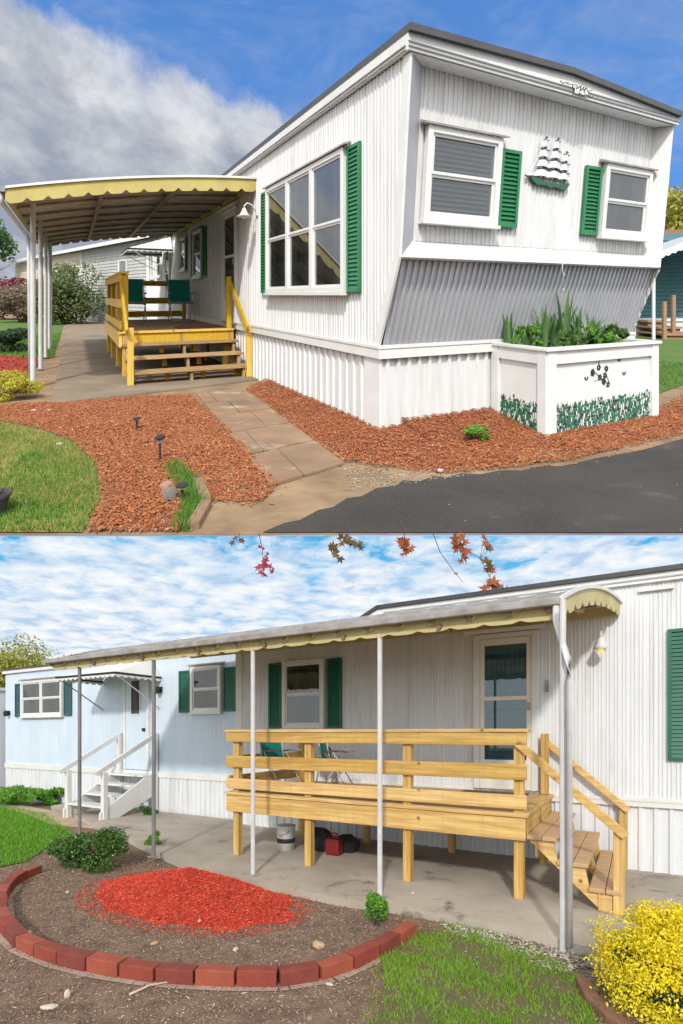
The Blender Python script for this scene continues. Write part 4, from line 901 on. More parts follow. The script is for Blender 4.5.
for i, (s_, t_, n_, H_, w_, lb, m_, sp_) in enumerate([
    (1.53,-.12,7,.44,.040,'upright iris fan at the planter end by the belt band',IR,.18),
    (1.72,-.20,10,.36,.036,'shorter iris clump second from the house end of planter',IR,.6),
    (1.92,-.26,10,.50,.042,'broad iris clump left of the tallest blade in planter',IR,.3),
    (2.28,-.22,8,.70,.046,'tallest iris clump rising mid planter with pointed blade',IR,.22),
    (2.22,-.48,16,.36,.028,'low pale-striped leaves spilling toward planter front edge',IR2,1.2),
    (2.58,-.34,14,.44,.026,'arching leaves right of the tallest blade in planter',IR,1.0),
    (1.56,-.34,8,.34,.032,'leaning iris at the left corner of planter',IR,.7),
    (2.12,-.22,8,.52,.036,'iris behind the pale striped leaves in planter',IR,.4),
    (2.72,-.22,14,.42,.020,'loose upright stems near the far side of planter',IR,.9),
    (2.45,-.26,9,.50,.034,'iris immediately right of the tallest clump in planter',IR,.5),
    (2.86,-.34,18,.34,.018,'fine grassy tuft at the driveway end of planter',IR,1.1)]):
    iris(U, s_, t_, PH-.07, n_, H_, m_, lb, PG, i+3, sp_, w_)
for i, (s_, t_, r_, lb) in enumerate([(1.62,-.30,.13,'low leafy clump in planter beneath the first iris fan'),(2.02,-.50,.15,'leafy clump by the planter front corner among blades'),(2.5,-.50,.16,'dark leafy clump right of planter centre'),(2.85,-.45,.15,'bushy low greenery near the right end of planter')]):
    rt = thing('leafy_plant', U(s_, t_, PH-.07), lb, 'plant', PG)
    foliage('foliage', U, (s_, t_, PH+.02), (r_*1.7, r_*1.1, .19), 900, .05, LG if i % 2 else LBR, rt, 6, seed=i, floor=PH-.07)
    stems('stem', U, (s_, t_, PH-.075), (s_, t_, PH+.02), (r_, r_, .1), 6, .004, IR, rt, i)

# small things in the terrace beds
def path_light(f, x, y, z, h, label, gl_=False):
    rt = thing('path_light', f(x, y, z), label, 'path light', 'solar path lights in the mulch')
    MB(f).tube([(x, y, z-.02), (x, y, z+h*.62)], .010, 8).build('stake', mu['dark'], rt)
    MB(f).lathe((x, y, z+h*.60), [(.018,0),(.026,h*.14)], 12).build('lens', mu['grey'] if not gl_ else mu['trim'], rt)
    MB(f).lathe((x, y, z+h*.60+h*.14), [(.03,0),(.042,h*.02),(.040,h*.08),(.022,h*.15),(.006,h*.17)], 14).build('cap', mu['dark'], rt, smooth=True)
for u_, v_, h_, lb in ((160,463,.22,'tallest black solar path light standing mid mulch bed'),(137,432,.13,'farther small black solar path light toward the deck'),(182,506,.13,'squat solar path light by grass tuft near the edging stone')):
    s_, t_ = gu(u_, v_); path_light(U, s_, t_, .03, h_, lb, v_ > 500)
path_light(U, 3.13, -.08, PH, .07, 'tiny solar light on the far corner of the planter')
def rock(f, x, y, z, r, mat, label, name='stone', cat='stone', flat=.6, seed=0, group=None, yaw=0.0):
    r_ = np.random.default_rng(seed); mb = MB(f); rows_ = []
    for i in range(9):
        ph = math.pi*i/8; row = []
        for j in range(13):
            th = 2*math.pi*(j % 12)/12; d = Vector((math.sin(ph)*math.cos(th), math.sin(ph)*math.sin(th), math.cos(ph)))
            k = 1 + .28*mnoise.noise(d*1.7 + Vector((seed*3.1, 0, 0))) + .1*mnoise.noise(d*4 + Vector((seed, 0, 0)))
            xx, yy_ = d.x*r[0]*k, d.y*r[1]*k
            row.append((x + xx*math.cos(yaw) - yy_*math.sin(yaw), y + xx*math.sin(yaw) + yy_*math.cos(yaw), z + r[2]*(.75 + d.z*k)))
        rows_.append(row)
    o_ = mb.grid(rows_).build(name, mat, smooth=False); tag(o_, label, cat, group); return o_
st1 = M('stone_grey_u', (.22,.20,.18), .9, (.14,.13,.12), 6, .4, S=B); st2 = M('stone_pink_u', (.42,.24,.18), .9, (.34,.2,.15), 6, .3, S=B)
s_, t_ = gu(170, 502); rock(U, s_, t_, .01, (.055,.05,.045), st1, 'grey round stone beside the squat path light', seed=1)
s_, t_ = gu(167, 492); rock(U, s_, t_, .02, (.05,.04,.03), st2, 'pinkish stone behind the grey stone near path light', seed=2)
for i, ((u0, v0), (u1, v1), lb) in enumerate([((198,484),(206,505),'edging stone at the mulch end nearest the walkway'),((206,507),(193,530),'edging stone nearest the terrace edge, leaning')]):
    a, b = gu(u0, v0), gu(u1, v1); tag(MB(U).bar((*a, .02), (*b, .02), .07, .06).build('edging_stone', slabm, bevel=.04), lb, 'edging stone', 'edging stones by the walkway')
for i, (u_, v_) in enumerate([(440,473),(34,412),(50,412),(205,420),(60,446)]):
    s_, t_ = gu(u_, v_); rock(U, s_, t_, .01, (.03,.022,.012), M('stone_white_u%d' % i, (.62,.6,.56), .9, S=B), ['white pebble at the driveway tip of the mulch','pale stone at the shaded lawn edge, left of its twin','pale stone at the shaded lawn edge, right of its twin','pale flake lying in the mulch near the patio','small white pebble lying in the yellow lawn'][i], seed=i+5)
# weeds by the planter
s_, t_ = gu(478, 443); rt = thing('weed', U(s_, t_, .05), 'small green weed tuft growing in mulch by the planter', 'plant')
foliage('foliage', U, (s_, t_, .10), (.17,.10,.07), 420, .035, LBR, rt, 7, seed=3, floor=.04); stems('stem', U, (s_, t_, .03), (s_, t_, .1), (.15,.1,.05), 5, .004, IR, rt, 3)
# flower pot at the terrace's left corner
px_, py_ = -2.14, 3.13
pot = thing('flower_pot', UCAM(px_, py_, 0), 'dark plastic flower pot at the near corner of yellowed lawn', 'flower pot')
MB(UCAM).lathe((px_, py_, 0), [(.075,.0),(.10,.115),(.108,.118),(.108,.135),(.098,.135),(.09,.115)], 24).build('pot', M('pot_u', (.05,.045,.045), .6, S=B), pot)
MB(UCAM).lathe((px_, py_, 0), [(.088,.10),(.088,.115)], 20).build('soil', soil, pot)
rt = iris(UCAM, px_-.02, py_, .11, 6, .16, IR, 'leafy plant growing in the dark flower pot', None, 9, 1.2, .03); rt.name = 'potted_plant'

# background of the terrace
s_, t_ = gu(12, 401)
bush('yellow_shrub', U, s_-.05, t_+.05, 0, (.42,.36,.21), 3600, .035, LYU, 'yellow-green shrub at the foot of the first awning post', seed=2)
s_, t_ = gu(6, 352); bush('dark_shrub', U, s_, t_, 0, (.75,.6,.30), 3000, .07, LD, 'dark rounded shrub beyond the red mulch on the terrace', seed=3)
bush('dry_shrub', UCAM, -15.4, 25, 0, (1.7,1.3,1.15), 5200, .16, LB, 'tangled bare brown shrub beyond the terrace lawn', seed=4, nst=26, sr=.03, spiky=.5)
bush('green_shrub', UCAM, -12.5, 23.5, 0, (1.85,1.1,1.55), 9500, .14, LSH, 'tall loose grey-green shrub behind the awning posts', seed=6, nst=22, sr=.03, spiky=.6, lumps=16)
bush('burgundy_hedge', UCAM, -19.0, 28, 0, (4.4,1.0,1.35), 5200, .2, LR, 'burgundy leaved hedge behind the brown shrub', cat='hedge', seed=7, lumps=16, nst=14, sr=.03)
tree(UCAM, -24.2, 34, 0, 7.4, 2.1, 4200, .28, LG, 'leafy green tree at the far left edge of terrace', seed=5)
tree(UCAM, -25.5, 31, 0, 4.0, 1.5, 1800, .24, LO_, 'orange-green small tree under the leafy terrace tree', seed=8)
tree(UCAM, -33, 58, 0, 6.2, 2.3, 1500, .35, LD, 'dark distant tree above the burgundy hedge', seed=9)
tree(UCAM, 27.2, 41, 0, 10.8, 3.0, 3600, .40, LO_, 'olive autumn tree beyond the right side neighbour roofs', seed=10, bare=.3)
# long pale house beyond the lawn
hd_ = Vector((-.70, .714, 0)); hn = Vector((-.714, -.70, 0))
def FH(k, d, h): p = Vector((-9.07, 22, 0)) + hd_*k + hn*d; return UCAM(p.x, p.y, h)
lap = M('lap_siding', (.50,.50,.48), .6, (.42,.42,.41), 2, S=B); lapc = M('cream_lap_siding', (.66,.63,.52), .6, (.58,.55,.45), 2, S=B)
ph_ = thing('pale_house', FH(9, 0, 0), 'long pale clapboard house beyond the lawn, under the awning', 'house')
def lapwall(f, x0, x1, h0, h1, mat_, par, n=None, step=.14, dep=.02, nm='wall'):
    n = int((h1-h0)/step); rows_ = []
    for i in range(n): rows_ += [[(x0, dep, h0+i*step), (x1, dep, h0+i*step)], [(x0, 0, h0+(i+1)*step), (x1, 0, h0+(i+1)*step)]]
    rows_.append([(x0, 0, h1), (x1, 0, h1)])
    return MB(f).grid(rows_).build(nm, mat_, par)
lapwall(FH, -3, 6.0, 0, 3.6, lap, ph_); lapwall(FH, 6.12, 20, 0, 3.6, lapc, ph_)  # second stretch is the sunlit one, its light painted in as cream
MB(FH).box(6.0, 6.12, -.01, .05, 0, 3.6).build('corner_board', mu['trim'], ph_)
MB(FH).add([(-3.2,.35,3.62),(20.2,.35,3.62),(20.2,-3,4.3),(-3.2,-3,4.3),(-3.2,.35,3.74),(20.2,.35,3.74),(20.2,-3,4.42),(-3.2,-3,4.42),], [(0,1,2,3),(4,5,6,7),(0,1,5,4),(1,2,6,5),(2,3,7,6),(3,0,4,7)]).build('roof', M('pale_roof', (.5,.5,.5), .6, S=B), ph_)
MB(FH).box(-3.2, 20.2, .34, .38, 3.58, 3.74).build('eave_board', mu['trim'], ph_)
MB(FH).box(-3, 20, -6, -.02, 0, 3.6).build('back_wall', lap, ph_)
window(FH, .2, 1.1, 1.6, 2.9, mu, ph_, d=.02, hood=False)
# white neighbour home in line with the first
nu = thing('mobile_home', UH(9.4, 0, 0), 'pale mobile home with small windows and awning beyond the yellow deck', 'mobile home')
fN = lambda l, d, h: UH(l, -.06 + d, h)
MB(fN).ribs(9.34, 20, lambda u: (u, 0, .8), lambda u: (u, 0, 3.1), (0, 1, 0), .1, .01).build('side_wall', mu['nb'] if 'nb' in mu else mu['white'], nu)
MB(fN).box(9.34, 20, -3.6, -.01, 0, 3.1).build('wall', mu['white'], nu)
MB(fN).box(9.34, 20, -.0, .04, .70, .82).build('belt_band', mu['trim'], nu)
MB(fN).ribs(9.34, 20, lambda u: (u, 0, -.05), lambda u: (u, 0, .70), (0, 1, 0), .15, .015).build('skirting', mu['white'], nu)
MB(fN).box(9.32, 20.1, -3.7, .06, 3.1, 3.25).build('roof', mu['roof'], nu)
window(fN, 9.55, 10.25, 2.0, 2.88, mu, nu, d=.012, hood=False); shutter(fN, 9.36, 9.52, 2.0, 2.88, dict(mu, green=mu['dark']), nu, d=.012); shutter(fN, 10.28, 10.5, 2.0, 2.88, dict(mu, green=mu['dark']), nu, d=.012)
window(fN, 13.8, 14.9, 1.95, 2.85, mu, nu, d=.012, hood=False); window(fN, 15.6, 16.9, 1.95, 2.85, mu, nu, d=.012, cols=2, hood=False)
storm_door(fN, 12.2, 12.9, .85, 2.8, mu, nu, d=.012, hood=False)
def small_awning(fh, l0, l1, q, h1, h0, mt, label, par_name='door_awning', base=0.0):
    rt = thing(par_name, fh((l0+l1)/2, base, h0), label, 'awning')
    # hipped ribbed metal hood: front slope with two cheeks
    m_ = .28
    A = [(l0+m_, base+.01, h1), (l1-m_, base+.01, h1)]; Bq = [(l0, q, h0), (l1, q, h0)]
    rows_ = []
    n = 6
    for i in range(n+1):
        t_ = i/n
        for dz in ((0, .012) if i < n else (0,)):
            rows_.append([(A[0][0]+(Bq[0][0]-A[0][0])*t_, A[0][1]+(q-A[0][1])*t_, h1+(h0-h1)*t_+dz), (A[1][0]+(Bq[1][0]-A[1][0])*t_, A[1][1]+(q-A[1][1])*t_, h1+(h0-h1)*t_+dz)])
    MB(fh).grid(rows_).build('front_slope', mt['trim'], rt)
    for l, la in ((l0, l0+m_), (l1, l1-m_)):
        rows_ = []
        for i in range(n+1):
            t_ = i/n
            for dz in ((0, .012) if i < n else (0,)):
                rows_.append([(la+(l-la)*t_, base+.01, h1+(h0-h1)*t_+dz), (la+(l-la)*t_, base+.01+(q-base-.01)*t_, h1+(h0-h1)*t_+dz)])
        MB(fh).grid(rows_).build('cheek', mt['trim'], rt)
    def sc(p0, p1):
        k = max(3, int((Vector(p1)-Vector(p0)).length/.14))*6; top, bot = [], []
        for i in range(k+1):
            t_ = i/k; p = Vector(p0).lerp(Vector(p1), t_); dip = .035*abs(math.sin(math.pi*i/6)); top.append(tuple(p + Vector((0,0,.01)))); bot.append(tuple(p - Vector((0,0,.045+dip))))
        return MB(fh).grid([top, bot]).build('valance', mt['trim'], rt)
    sc(Bq[0], Bq[1]); sc((l0, base, h0), Bq[0]); sc((l1, base, h0), Bq[1])
    MB(fh).tube([(l0, base, h0), (l0, q, h0), (l1, q, h0), (l1, base, h0)], .022, 6).build('rim', mt['dark'], rt)
    for l in (l0+.03, l1-.03): MB(fh).tube([(l, q-.03, h0-.01), (l, base+.01, h0-.62)], .012, 6).build('brace', mt['post_grey'] if l > l0+.1 else mt['metal'], rt)
    return rt
small_awning(UH, 11.6, 13.6, 1.22, 3.09, 2.68, mu, 'small hipped door awning on the pale home beyond yellow deck', base=-.03)

# right-hand neighbours on the terrace
teal = M('teal_clapboard', (.075,.18,.21), .6, (.06,.15,.17), 2, S=B)
th = thing('teal_house', UCAM(12, 17, 0), 'teal clapboard home with white skirting beyond the planter', 'house')
fT = lambda x, d, h: UCAM(x, 17 - d, h)
lapwall(fT, 9.7, 16, .55, 3.4, teal, th, step=.13)
MB(fT).box(9.7, 16, -7, -.01, 0, 3.4).build('wall', teal, th); MB(fT).box(9.68, 16, -.0, .04, .48, .58).build('belt_band', mu['trim'], th)
MB(fT).ribs(9.7, 16, lambda u: (u, .0, -.05), lambda u: (u, .0, .5), (0, 1, 0), .12, .012).build('skirting', mu['white'], th)
aw = thing('curved_awning', UCAM(11, 15.6, 2.6), 'grey curved awning with scalloped edge on the teal home', 'awning')
fa = lambda x, d, h: UCAM(x, 15.4 + d, h)
ar = [(9.35 + 4.5*i/16, 2.55 + 1.0*math.sin(math.pi/2*min(1, i/14))) for i in range(17)]
MB(fa).grid([[(x, d, h+.03*(k % 2)) for x, h in ar] for k, d in enumerate((0,.3,.3,.6,.6,.9,.9,1.2,1.2,1.58))]).build('awning_roof', M('awn_grey', (.45,.47,.50), .5, S=B), aw)
sc_ = []
for i in range(97):
    x = 9.35 + 4.5*i/96; h = 2.55 + 1.0*math.sin(math.pi/2*min(1, i/84)); sc_.append((x, h, .15 + .05*abs(math.sin(math.pi*i/4))))
MB(fa).grid([[(x, -.02, h+.02) for x, h, d in sc_], [(x, -.02, h-d) for x, h, d in sc_]]).build('valance', mu['trim'], aw)
MB(fa).tube([(9.40, .05, 0), (9.40, .05, 2.6)], .05, 8).build('post', mu['metal'], aw)
MB(fa).tube([(13.7, .05, 0), (13.7, .05, 3.4)], .05, 8).build('post', mu['metal'], aw)
stp = thing('wooden_steps', UCAM(10.3, 16.4, 0), 'weathered wooden steps with brown posts against the teal home', 'steps')
oldw = M('old_wood', (.36,.22,.12), .8, (.25,.15,.09), 4, .2, S=B, stretch=(1,8,8))
for i in range(3): MB(UCAM).box(9.75, 10.9-.32*i, 15.5+.4*i, 17-.02, .18*i+.12, .18*i+.18).box(9.78, 10.85-.32*i, 15.55+.4*i, 15.6+.4*i, .18*i, .18*i+.119).build('step', oldw, stp)
for x, y, h in ((9.75,15.5,1.15),(10.25,15.85,1.35)): MB(UCAM).box(x-.05, x+.05, y-.05, y+.05, 0, h).build('post', oldw, stp)
bh = thing('brown_roof_house', UCAM(29, 36, 0), 'house with brown shingle roof behind the teal home', 'house')
MB(UCAM).box(22.8, 34, 33, 42, 0, 4.4).build('wall', lapc, bh)
MB(UCAM).prism([(32.4, 4.3), (38, 6.2), (42.6, 4.3)], lambda a, b, c: (c, a, b), 22.4, 34.4).build('roof', M('brown_shingle', (.26,.13,.07), .9, (.18,.09,.05), 3, .4, S=B, stretch=(1,1,6)), bh)
s_, t_ = 4.15, 1.6; bush('green_shrub', U, s_, t_, 0, (.28,.25,.26), 1300, .07, LBR, 'leafy green plant at the corner behind the planter', seed=12, lumps=8)

# ------------------------------------------------------------------ YARD home
h2 = thing('mobile_home', L(1, 0, 0), 'white ribbed mobile home behind the pine deck with glazed storm door', 'mobile home')
LL0, LL1 = -4.2, 6.05
MB(LH).ribs(LL0, -.10, lambda u: (u, 0, .83), lambda u: (u, 0, 3.30), (0, 1, 0), .085, .011).ribs(-.10, 3.2, lambda u: (u, 0, .83), lambda u: (u, 0, 3.30), (0, 1, 0), .085, .007).ribs(3.2, LL1, lambda u: (u, 0, .83), lambda u: (u, 0, 3.13), (0, 1, 0), .085, .007).build('side_wall', ml['white'], h2)
MB(LH).box(LL0, LL1, 0, .028, .74, .84).box(LL0, LL1, 0, .036, .80, .843).build('belt_band', ml['trim'], h2, bevel=.004)
MB(LH).ribs(LL0, LL1, lambda u: (u, -.02, -.05), lambda u: (u, -.02, .742), (0, 1, 0), .15, .02, ((0,0),(.5,0),(.6,1),(.85,1),(.95,0))).build('skirting', ml['white'], h2)
MB(LH).box(LL0, LL1+.002, -3.7, -.03, -.1, 3.2).build('wall', ml['white'], h2)
MB(LH).box(LL1-.13, LL1+.006, -.03, .014, .845, 3.2).build('corner_trim', ml['trim'], h2)
MB(LH).prism([(LL0,3.30),(3.2,3.30),(3.75,3.16),(3.75,3.20),(3.3,3.40),(LL0,3.40)], lambda a, b, c: (a, c, b), -3.75, .05).build('roof_fascia', ml['trim'], h2)
MB(LH).box(LL0, 3.2, .05, .062, 3.335, 3.35).build('fascia_ridge', ml['grey'], h2)
MB(LH).prism([(LL0,3.402),(3.3,3.402),(3.8,3.18),(3.85,3.19),(3.3,3.455),(LL0,3.455)], lambda a, b, c: (a, c, b), -3.8, .085).build('roof', ml['roof'], h2)
MB(LH).box(3.76, LL1+.05, -3.75, .03, 3.12, 3.19).build('roof', ml['roof'], h2)
MB(LH).box(-.36, -.02, .012, .05, 3.205, 3.235).build('drip_rail', ml['trim'], h2)
storm_door(LH, 1.15, 1.80, .86, 2.82, ml, h2, d=.012)
window(LH, 4.22, 5.02, 1.66, 2.75, ml, h2, d=.012, hood=False); shutter(LH, 3.92, 4.18, 1.66, 2.74, ml, h2, d=.012); shutter(LH, 5.06, 5.32, 1.66, 2.74, ml, h2, d=.012)
shutter(LH, -.62, -.30, 1.28, 2.75, ml, h2, d=.012); window(LH, -3.0, -.66, 1.28, 2.76, ml, h2, cols=3, d=.012)
pq = MB(LH).lathe((0,0,0), [(.001,0),(.001,.001)], 3) if 0 else MB(lambda x, d, h: LH(x, .012+d, h))
pq.box(.945, .995, 0, .012, 2.10, 2.19).tube([(.97,.012,2.20),(.99,.012,2.215),(.99,.012,2.235),(.97,.012,2.25),(.95,.012,2.235),(.95,.012,2.215),(.97,.012,2.20)], .006, 6)
pq.build('wall_plaque', ml['gutter'], h2)
bulbm = bpy.data.materials.new('lit_bulb'); bulbm.use_nodes = True; bb = bulbm.node_tree.nodes['Principled BSDF']; bb.inputs['Base Color'].default_value = (.9,.6,.05,1); bb.inputs['Emission Color'].default_value = (1,.65,.05,1); bb.inputs['Emission Strength'].default_value = .9
wall_lamp(LH, .36, 2.64, ml, 'white wall lamp with yellow bulb beside the awning end', shade=.06, bulb=bulbm)
dk2 = deck(LH, .93, 4.62, .03, 1.75, .83, 1.60, ml, 'natural pine deck with three board railing and side steps', 0.0, .80, pl=[.98,2.13,3.40,4.52])
pA = [gl(567,953,SOILZ), gl(380,897), gl(252,875), gl(155,856), (6.95,2.33)]
AWM = lambda l, q, h: LH(l - .37*(1 - q/2.42), q, h)
awning(AWM, .55, 7.5, 2.42, 3.10, 2.64, .13, [(pA[0][0], pA[0][1]), (2.16,2.36), (3.73,2.36), (5.38,2.34), (6.95,2.33)], ml, 'long pale yellow awning on thin posts shading the pine deck', 0.0, pr=.023, hz_first=SOILZ, vh=.11)
c1_ = chair(LH, 4.18, 1.22, .83, math.pi-.15, ml, 'teal folding chair on pine deck nearest the far end rail', 'teal folding chairs on the pine deck')
c2_ = chair(LH, 3.40, 1.05, .83, math.pi+.3, ml, 'teal folding chair on pine deck just left of the storm door', 'teal folding chairs on the pine deck')
tb = thing('side_table', LH(3.95, .42, .83), 'small dark side table near the wall behind the teal chairs on pine deck', 'table')
MB(LH).lathe((3.95,.42,.83), [(.2,.40),(.21,.415),(.2,.43)], 20).build('table_top', ml['gutter'], tb)
for a in (0, 2.1, 4.2): MB(LH).tube([(3.95+.18*math.cos(a), .42+.18*math.sin(a), .83), (3.95+.1*math.cos(a), .42+.1*math.sin(a), 1.23)], .01, 6).build('leg', ml['gutter'], tb)
po = MB(LH).lathe((3.95,.42,1.26), [(.05,0),(.075,.04),(.07,.09),(.045,.115),(.05,.125)], 16); po.tube([(4.01,.42,1.31),(4.08,.42,1.33),(4.07,.42,1.37),(4.01,.42,1.37)], .008, 6)
tag(po.build('jug', ml['dark'], smooth=True), 'dark rounded jug standing on the small side table', 'jug')
mat_thing(LH, 1.15, 1.95, .2, .75, .832, M('doormat_l', (.24,.11,.05), .95, (.12,.06,.03), 20, .5, 60), 'brown doormat before the storm door on pine deck')
# things stored beneath the deck
bk = thing('bucket', LH(4.15, 1.15, 0), 'white bucket with dark bands under the pine deck', 'bucket')
MB(LH).lathe((4.15,1.15,0), [(.115,0),(.125,.30),(.132,.305),(.132,.33),(.12,.33)], 20).build('body', ml['trim'], bk, smooth=True)
MB(LH).lathe((4.15,1.15,0), [(.122,.10),(.1265,.13),(.1265,.15),(.122,.16)], 20).build('band', ml['dark'], bk)
MB(LH).tube([(4.03,1.15,.32),(4.06,1.25,.24),(4.15,1.29,.20),(4.24,1.25,.24),(4.27,1.15,.32)], .006, 6).build('handle', ml['gutter'], bk)
for i, (l_, q_, r_, m_, nm, lb) in enumerate([(3.72,.95,(.22,.16,.17),ml['dark'],'bag','black lumpy bag beside the bucket under deck'),(3.35,.85,(.17,.15,.13),ml['dark'],'bag','smaller black bag deeper under the pine deck')]):
    o_ = rock(LH, l_, q_, 0, r_, m_, lb, name=nm, cat='bag', seed=20+i)
rc = thing('red_can', LH(3.2, .75, 0), 'small red fuel can under the pine deck behind a post', 'can')
rm_ = M('red_plastic', (.20,.01,.015), .4); MB(LH).box(3.32,3.52,1.02,1.16,0,.22).build('body', rm_, rc, bevel=.02); MB(LH).tube([(3.36,1.09,.21),(3.38,1.09,.28),(3.47,1.09,.28),(3.49,1.09,.21)], .012, 6).build('handle', rm_, rc)

# blue neighbour
nbm = M('pale_blue_siding', (.60,.70,.80), .45, (.54,.64,.75), 1.2, .04, 30, stretch=(3,3,.6), dirt=((.50,.58,.62), 2.0, .68))
n2_ = thing('mobile_home', LH(8, 0, 0), 'pale blue mobile home with white steps and small hooded door', 'mobile home')
fB = lambda l, d, h: LH(l, -.35 + d, h)
N0, N1 = 6.1, 14.2
MB(fB).ribs(N0, N1, lambda u: (u, 0, .80), lambda u: (u, 0, 3.10), (0, 1, 0), .2, .004).build('side_wall', nbm, n2_)
MB(fB).box(N0, N1, 0, .03, .68, .80).build('belt_band', ml['trim'], n2_, bevel=.004)
MB(fB).ribs(N0, N1, lambda u: (u, 0, -.15), lambda u: (u, 0, .68), (0, 1, 0), .12, .02, ((0,0),(.5,0),(.6,1),(.85,1),(.95,0))).build('skirting', ml['white'], n2_)
MB(fB).box(N0, N1, -3.6, -.01, -.1, 3.1).build('wall', nbm, n2_)
MB(fB).box(N0, N1+.05, -3.7, .06, 3.1, 3.17).build('roof_fascia', ml['trim'], n2_)
MB(fB).prism([(-3.72,3.172),(.07,3.172),(.05,3.22),(-1.8,3.36),(-3.7,3.22)], lambda a, b, c: (c, a, b), N0, N1+.08).build('roof', ml['roof'], n2_)
sh = dict(ml, green=M('slate_shutter', (.03,.10,.11), .5, (.02,.08,.09), 4))
window(fB, 6.70, 7.48, 1.97, 2.86, ml, n2_, d=.005); shutter(fB, 6.36, 6.66, 1.98, 2.80, ml, n2_, d=.005); shutter(fB, 7.52, 7.82, 1.98, 2.80, ml, n2_, d=.005)
window(fB, 11.66, 13.39, 1.98, 2.87, ml, n2_, cols=2, d=.005); shutter(fB, 11.33, 11.62, 1.98, 2.82, sh, n2_, d=.005); shutter(fB, 13.43, 13.70, 1.98, 2.82, sh, n2_, d=.005)
dr = MB(fB).box(8.75, 9.40, .004, .04, .82, 2.84).build('door', nbm, n2_)
MB(fB).box(8.92, 9.23, .041, .055, 1.95, 2.7).build('window_frame', ml['trim'], dr); MB(fB).box(8.95, 9.20, .056, .060, 1.98, 2.67).build('pane', ml['curtain'], dr); MB(fB).box(8.78, 8.86, .04, .07, 1.62, 1.68).build('handle', ml['dark'], dr)
MB(fB).box(8.68, 8.745, .003, .05, .82, 2.9).box(9.405, 9.47, .003, .05, .82, 2.9).build('door_frame', ml['trim'], n2_)
for l_, lb in ((8.35, 'small black wall lamp right of the blue home door'), (14.0, 'small black wall lamp at the far end of the blue home')):
    h_ = 2.45 if l_ < 10 else 2.08; rt = thing('porch_lamp', fB(l_, .01, h_), lb, 'lamp')
    MB(fB).box(l_-.04, l_+.04, .004, .03, h_-.05, h_+.07).build('back_plate', ml['dark'], rt); MB(fB).lathe((l_, .10, h_-.05), [(.02,.12),(.055,.08),(.045,-.02),(.02,-.03)], 10).tube([(l_,.03,h_+.04),(l_,.10,h_+.07)], .01, 6).build('lamp_shade', ml['dark'], rt)
small_awning(LH, 8.35, 10.2, .72, 3.08, 2.70, ml, 'small white hipped awning over the blue home door', base=-.34)
# white steps
ws = thing('white_steps', LH(9, .3, 0), 'white painted wooden steps with handrails to blue home door', 'steps')
S0, S1, SQ0, SQ1 = 8.45, 9.55, -.33, .86
for i in range(4):
    h = .74 - .17*i; q = SQ0 + .30*(i+1)
    MB(LH).box(S0+.02, S1-.02, q-.30, q+.03, h-.035, h).build('step', ml['trim'], ws, bevel=.004)
for l in (S0, S1):
    MB(LH).prism([(SQ0,.70),(SQ0+.3,.70),(SQ1+.1,.12),(SQ1+.1,-.06),(SQ1-.15,-.06),(SQ0,.36)], lambda a, b, c: (c, a, b), l-.02, l+.02).build('stringer', ml['trim'], ws)
    MB(LH).box(l-.045, l+.045, SQ1-.04, SQ1+.05, -.12, .86).build('newel_post', ml['trim'], ws, bevel=.004)
    MB(LH).box(l-.045, l+.045, SQ0+.01, SQ0+.10, 0, 1.58).build('newel_post', ml['trim'], ws, bevel=.004)
    MB(LH).bar((l, SQ0+.08, 1.52), (l, SQ1+.16, .84), .045, .09).build('handrail', ml['trim'], ws, bevel=.004)
fr = MB(W); a_ = LH(14.9, -.2, 0)
fx = thing('white_shed', LH(15.6, -1, 0), 'white shed wall at the far left edge past blue home', 'shed')
MB(LH).ribs(14.9, 17.8, lambda u: (u, -.2, -.15), lambda u: (u, -.2, 2.72), (0, 1, 0), .15, .01).box(14.9, 17.8, -3, -.21, -.15, 2.72).build('wall', ml['white'], fx); MB(LH).box(14.85, 17.9, -3.1, .0, 2.72, 2.8).build('roof', ml['trim'], fx)

# bricks round the bed
brm = [M('brick_%d' % i, c, .85, c2, 5, .35, 50, dirt=((.12,.07,.05), 7, .60)) for i, (c, c2) in enumerate([((.30,.055,.032),(.20,.04,.026)), ((.36,.085,.045),(.25,.06,.035)), ((.24,.05,.034),(.16,.035,.026))])]
ring = [gl(38,873,SOILZ), gl(14,884,SOILZ), gl(1,900,SOILZ), gl(2,925,SOILZ), gl(22,947,SOILZ), gl(58,962,SOILZ), gl(97,971,SOILZ), gl(140,978,SOILZ), gl(184,982,SOILZ), gl(229,984,SOILZ), gl(284,984,SOILZ), gl(333,976,SOILZ), gl(380,954,SOILZ), gl(418,930,SOILZ)]
def resample(P, d):
    out = [Vector(P[0])]; acc = 0; P = [Vector(p) for p in P]
    for a, b in zip(P[:-1], P[1:]):
        seg = (b-a).length; t_ = d - acc
        while t_ <= seg: out.append(a + (b-a)*t_/seg); t_ += d
        acc = seg - (t_ - d)
    return out
rs = resample([(p[0], p[1]) for p in ring], .275)
desc = ['dusty brick at the back left start of the ring','brick second from the back left start','brick on the left bend of the ring','brick where the ring leaves the left edge','brick turning along the near left bend','brick just right of the left bend','near brick below the left side of red mound','near brick left of the mound centre','brick directly before the red mound centre','brick right of the mound centre','brick near the pale stick in the ring','brick before the right half of the mound','brick at the near right bend','brick beyond the near right bend','brick beside the pale rock','brick rising toward the bright green sprig','brick next to the last in the ring','last brick of the ring by green sprig']
nb_ = len(rs)-1
ordn = ['first','second','third','fourth','fifth','sixth','seventh','eighth','ninth','tenth','eleventh','twelfth','thirteenth','fourteenth','fifteenth','sixteenth','seventeenth','eighteenth','nineteenth','twentieth','twenty-first','twenty-second','twenty-third','twenty-fourth','twenty-fifth','twenty-sixth','twenty-seventh','twenty-eighth']
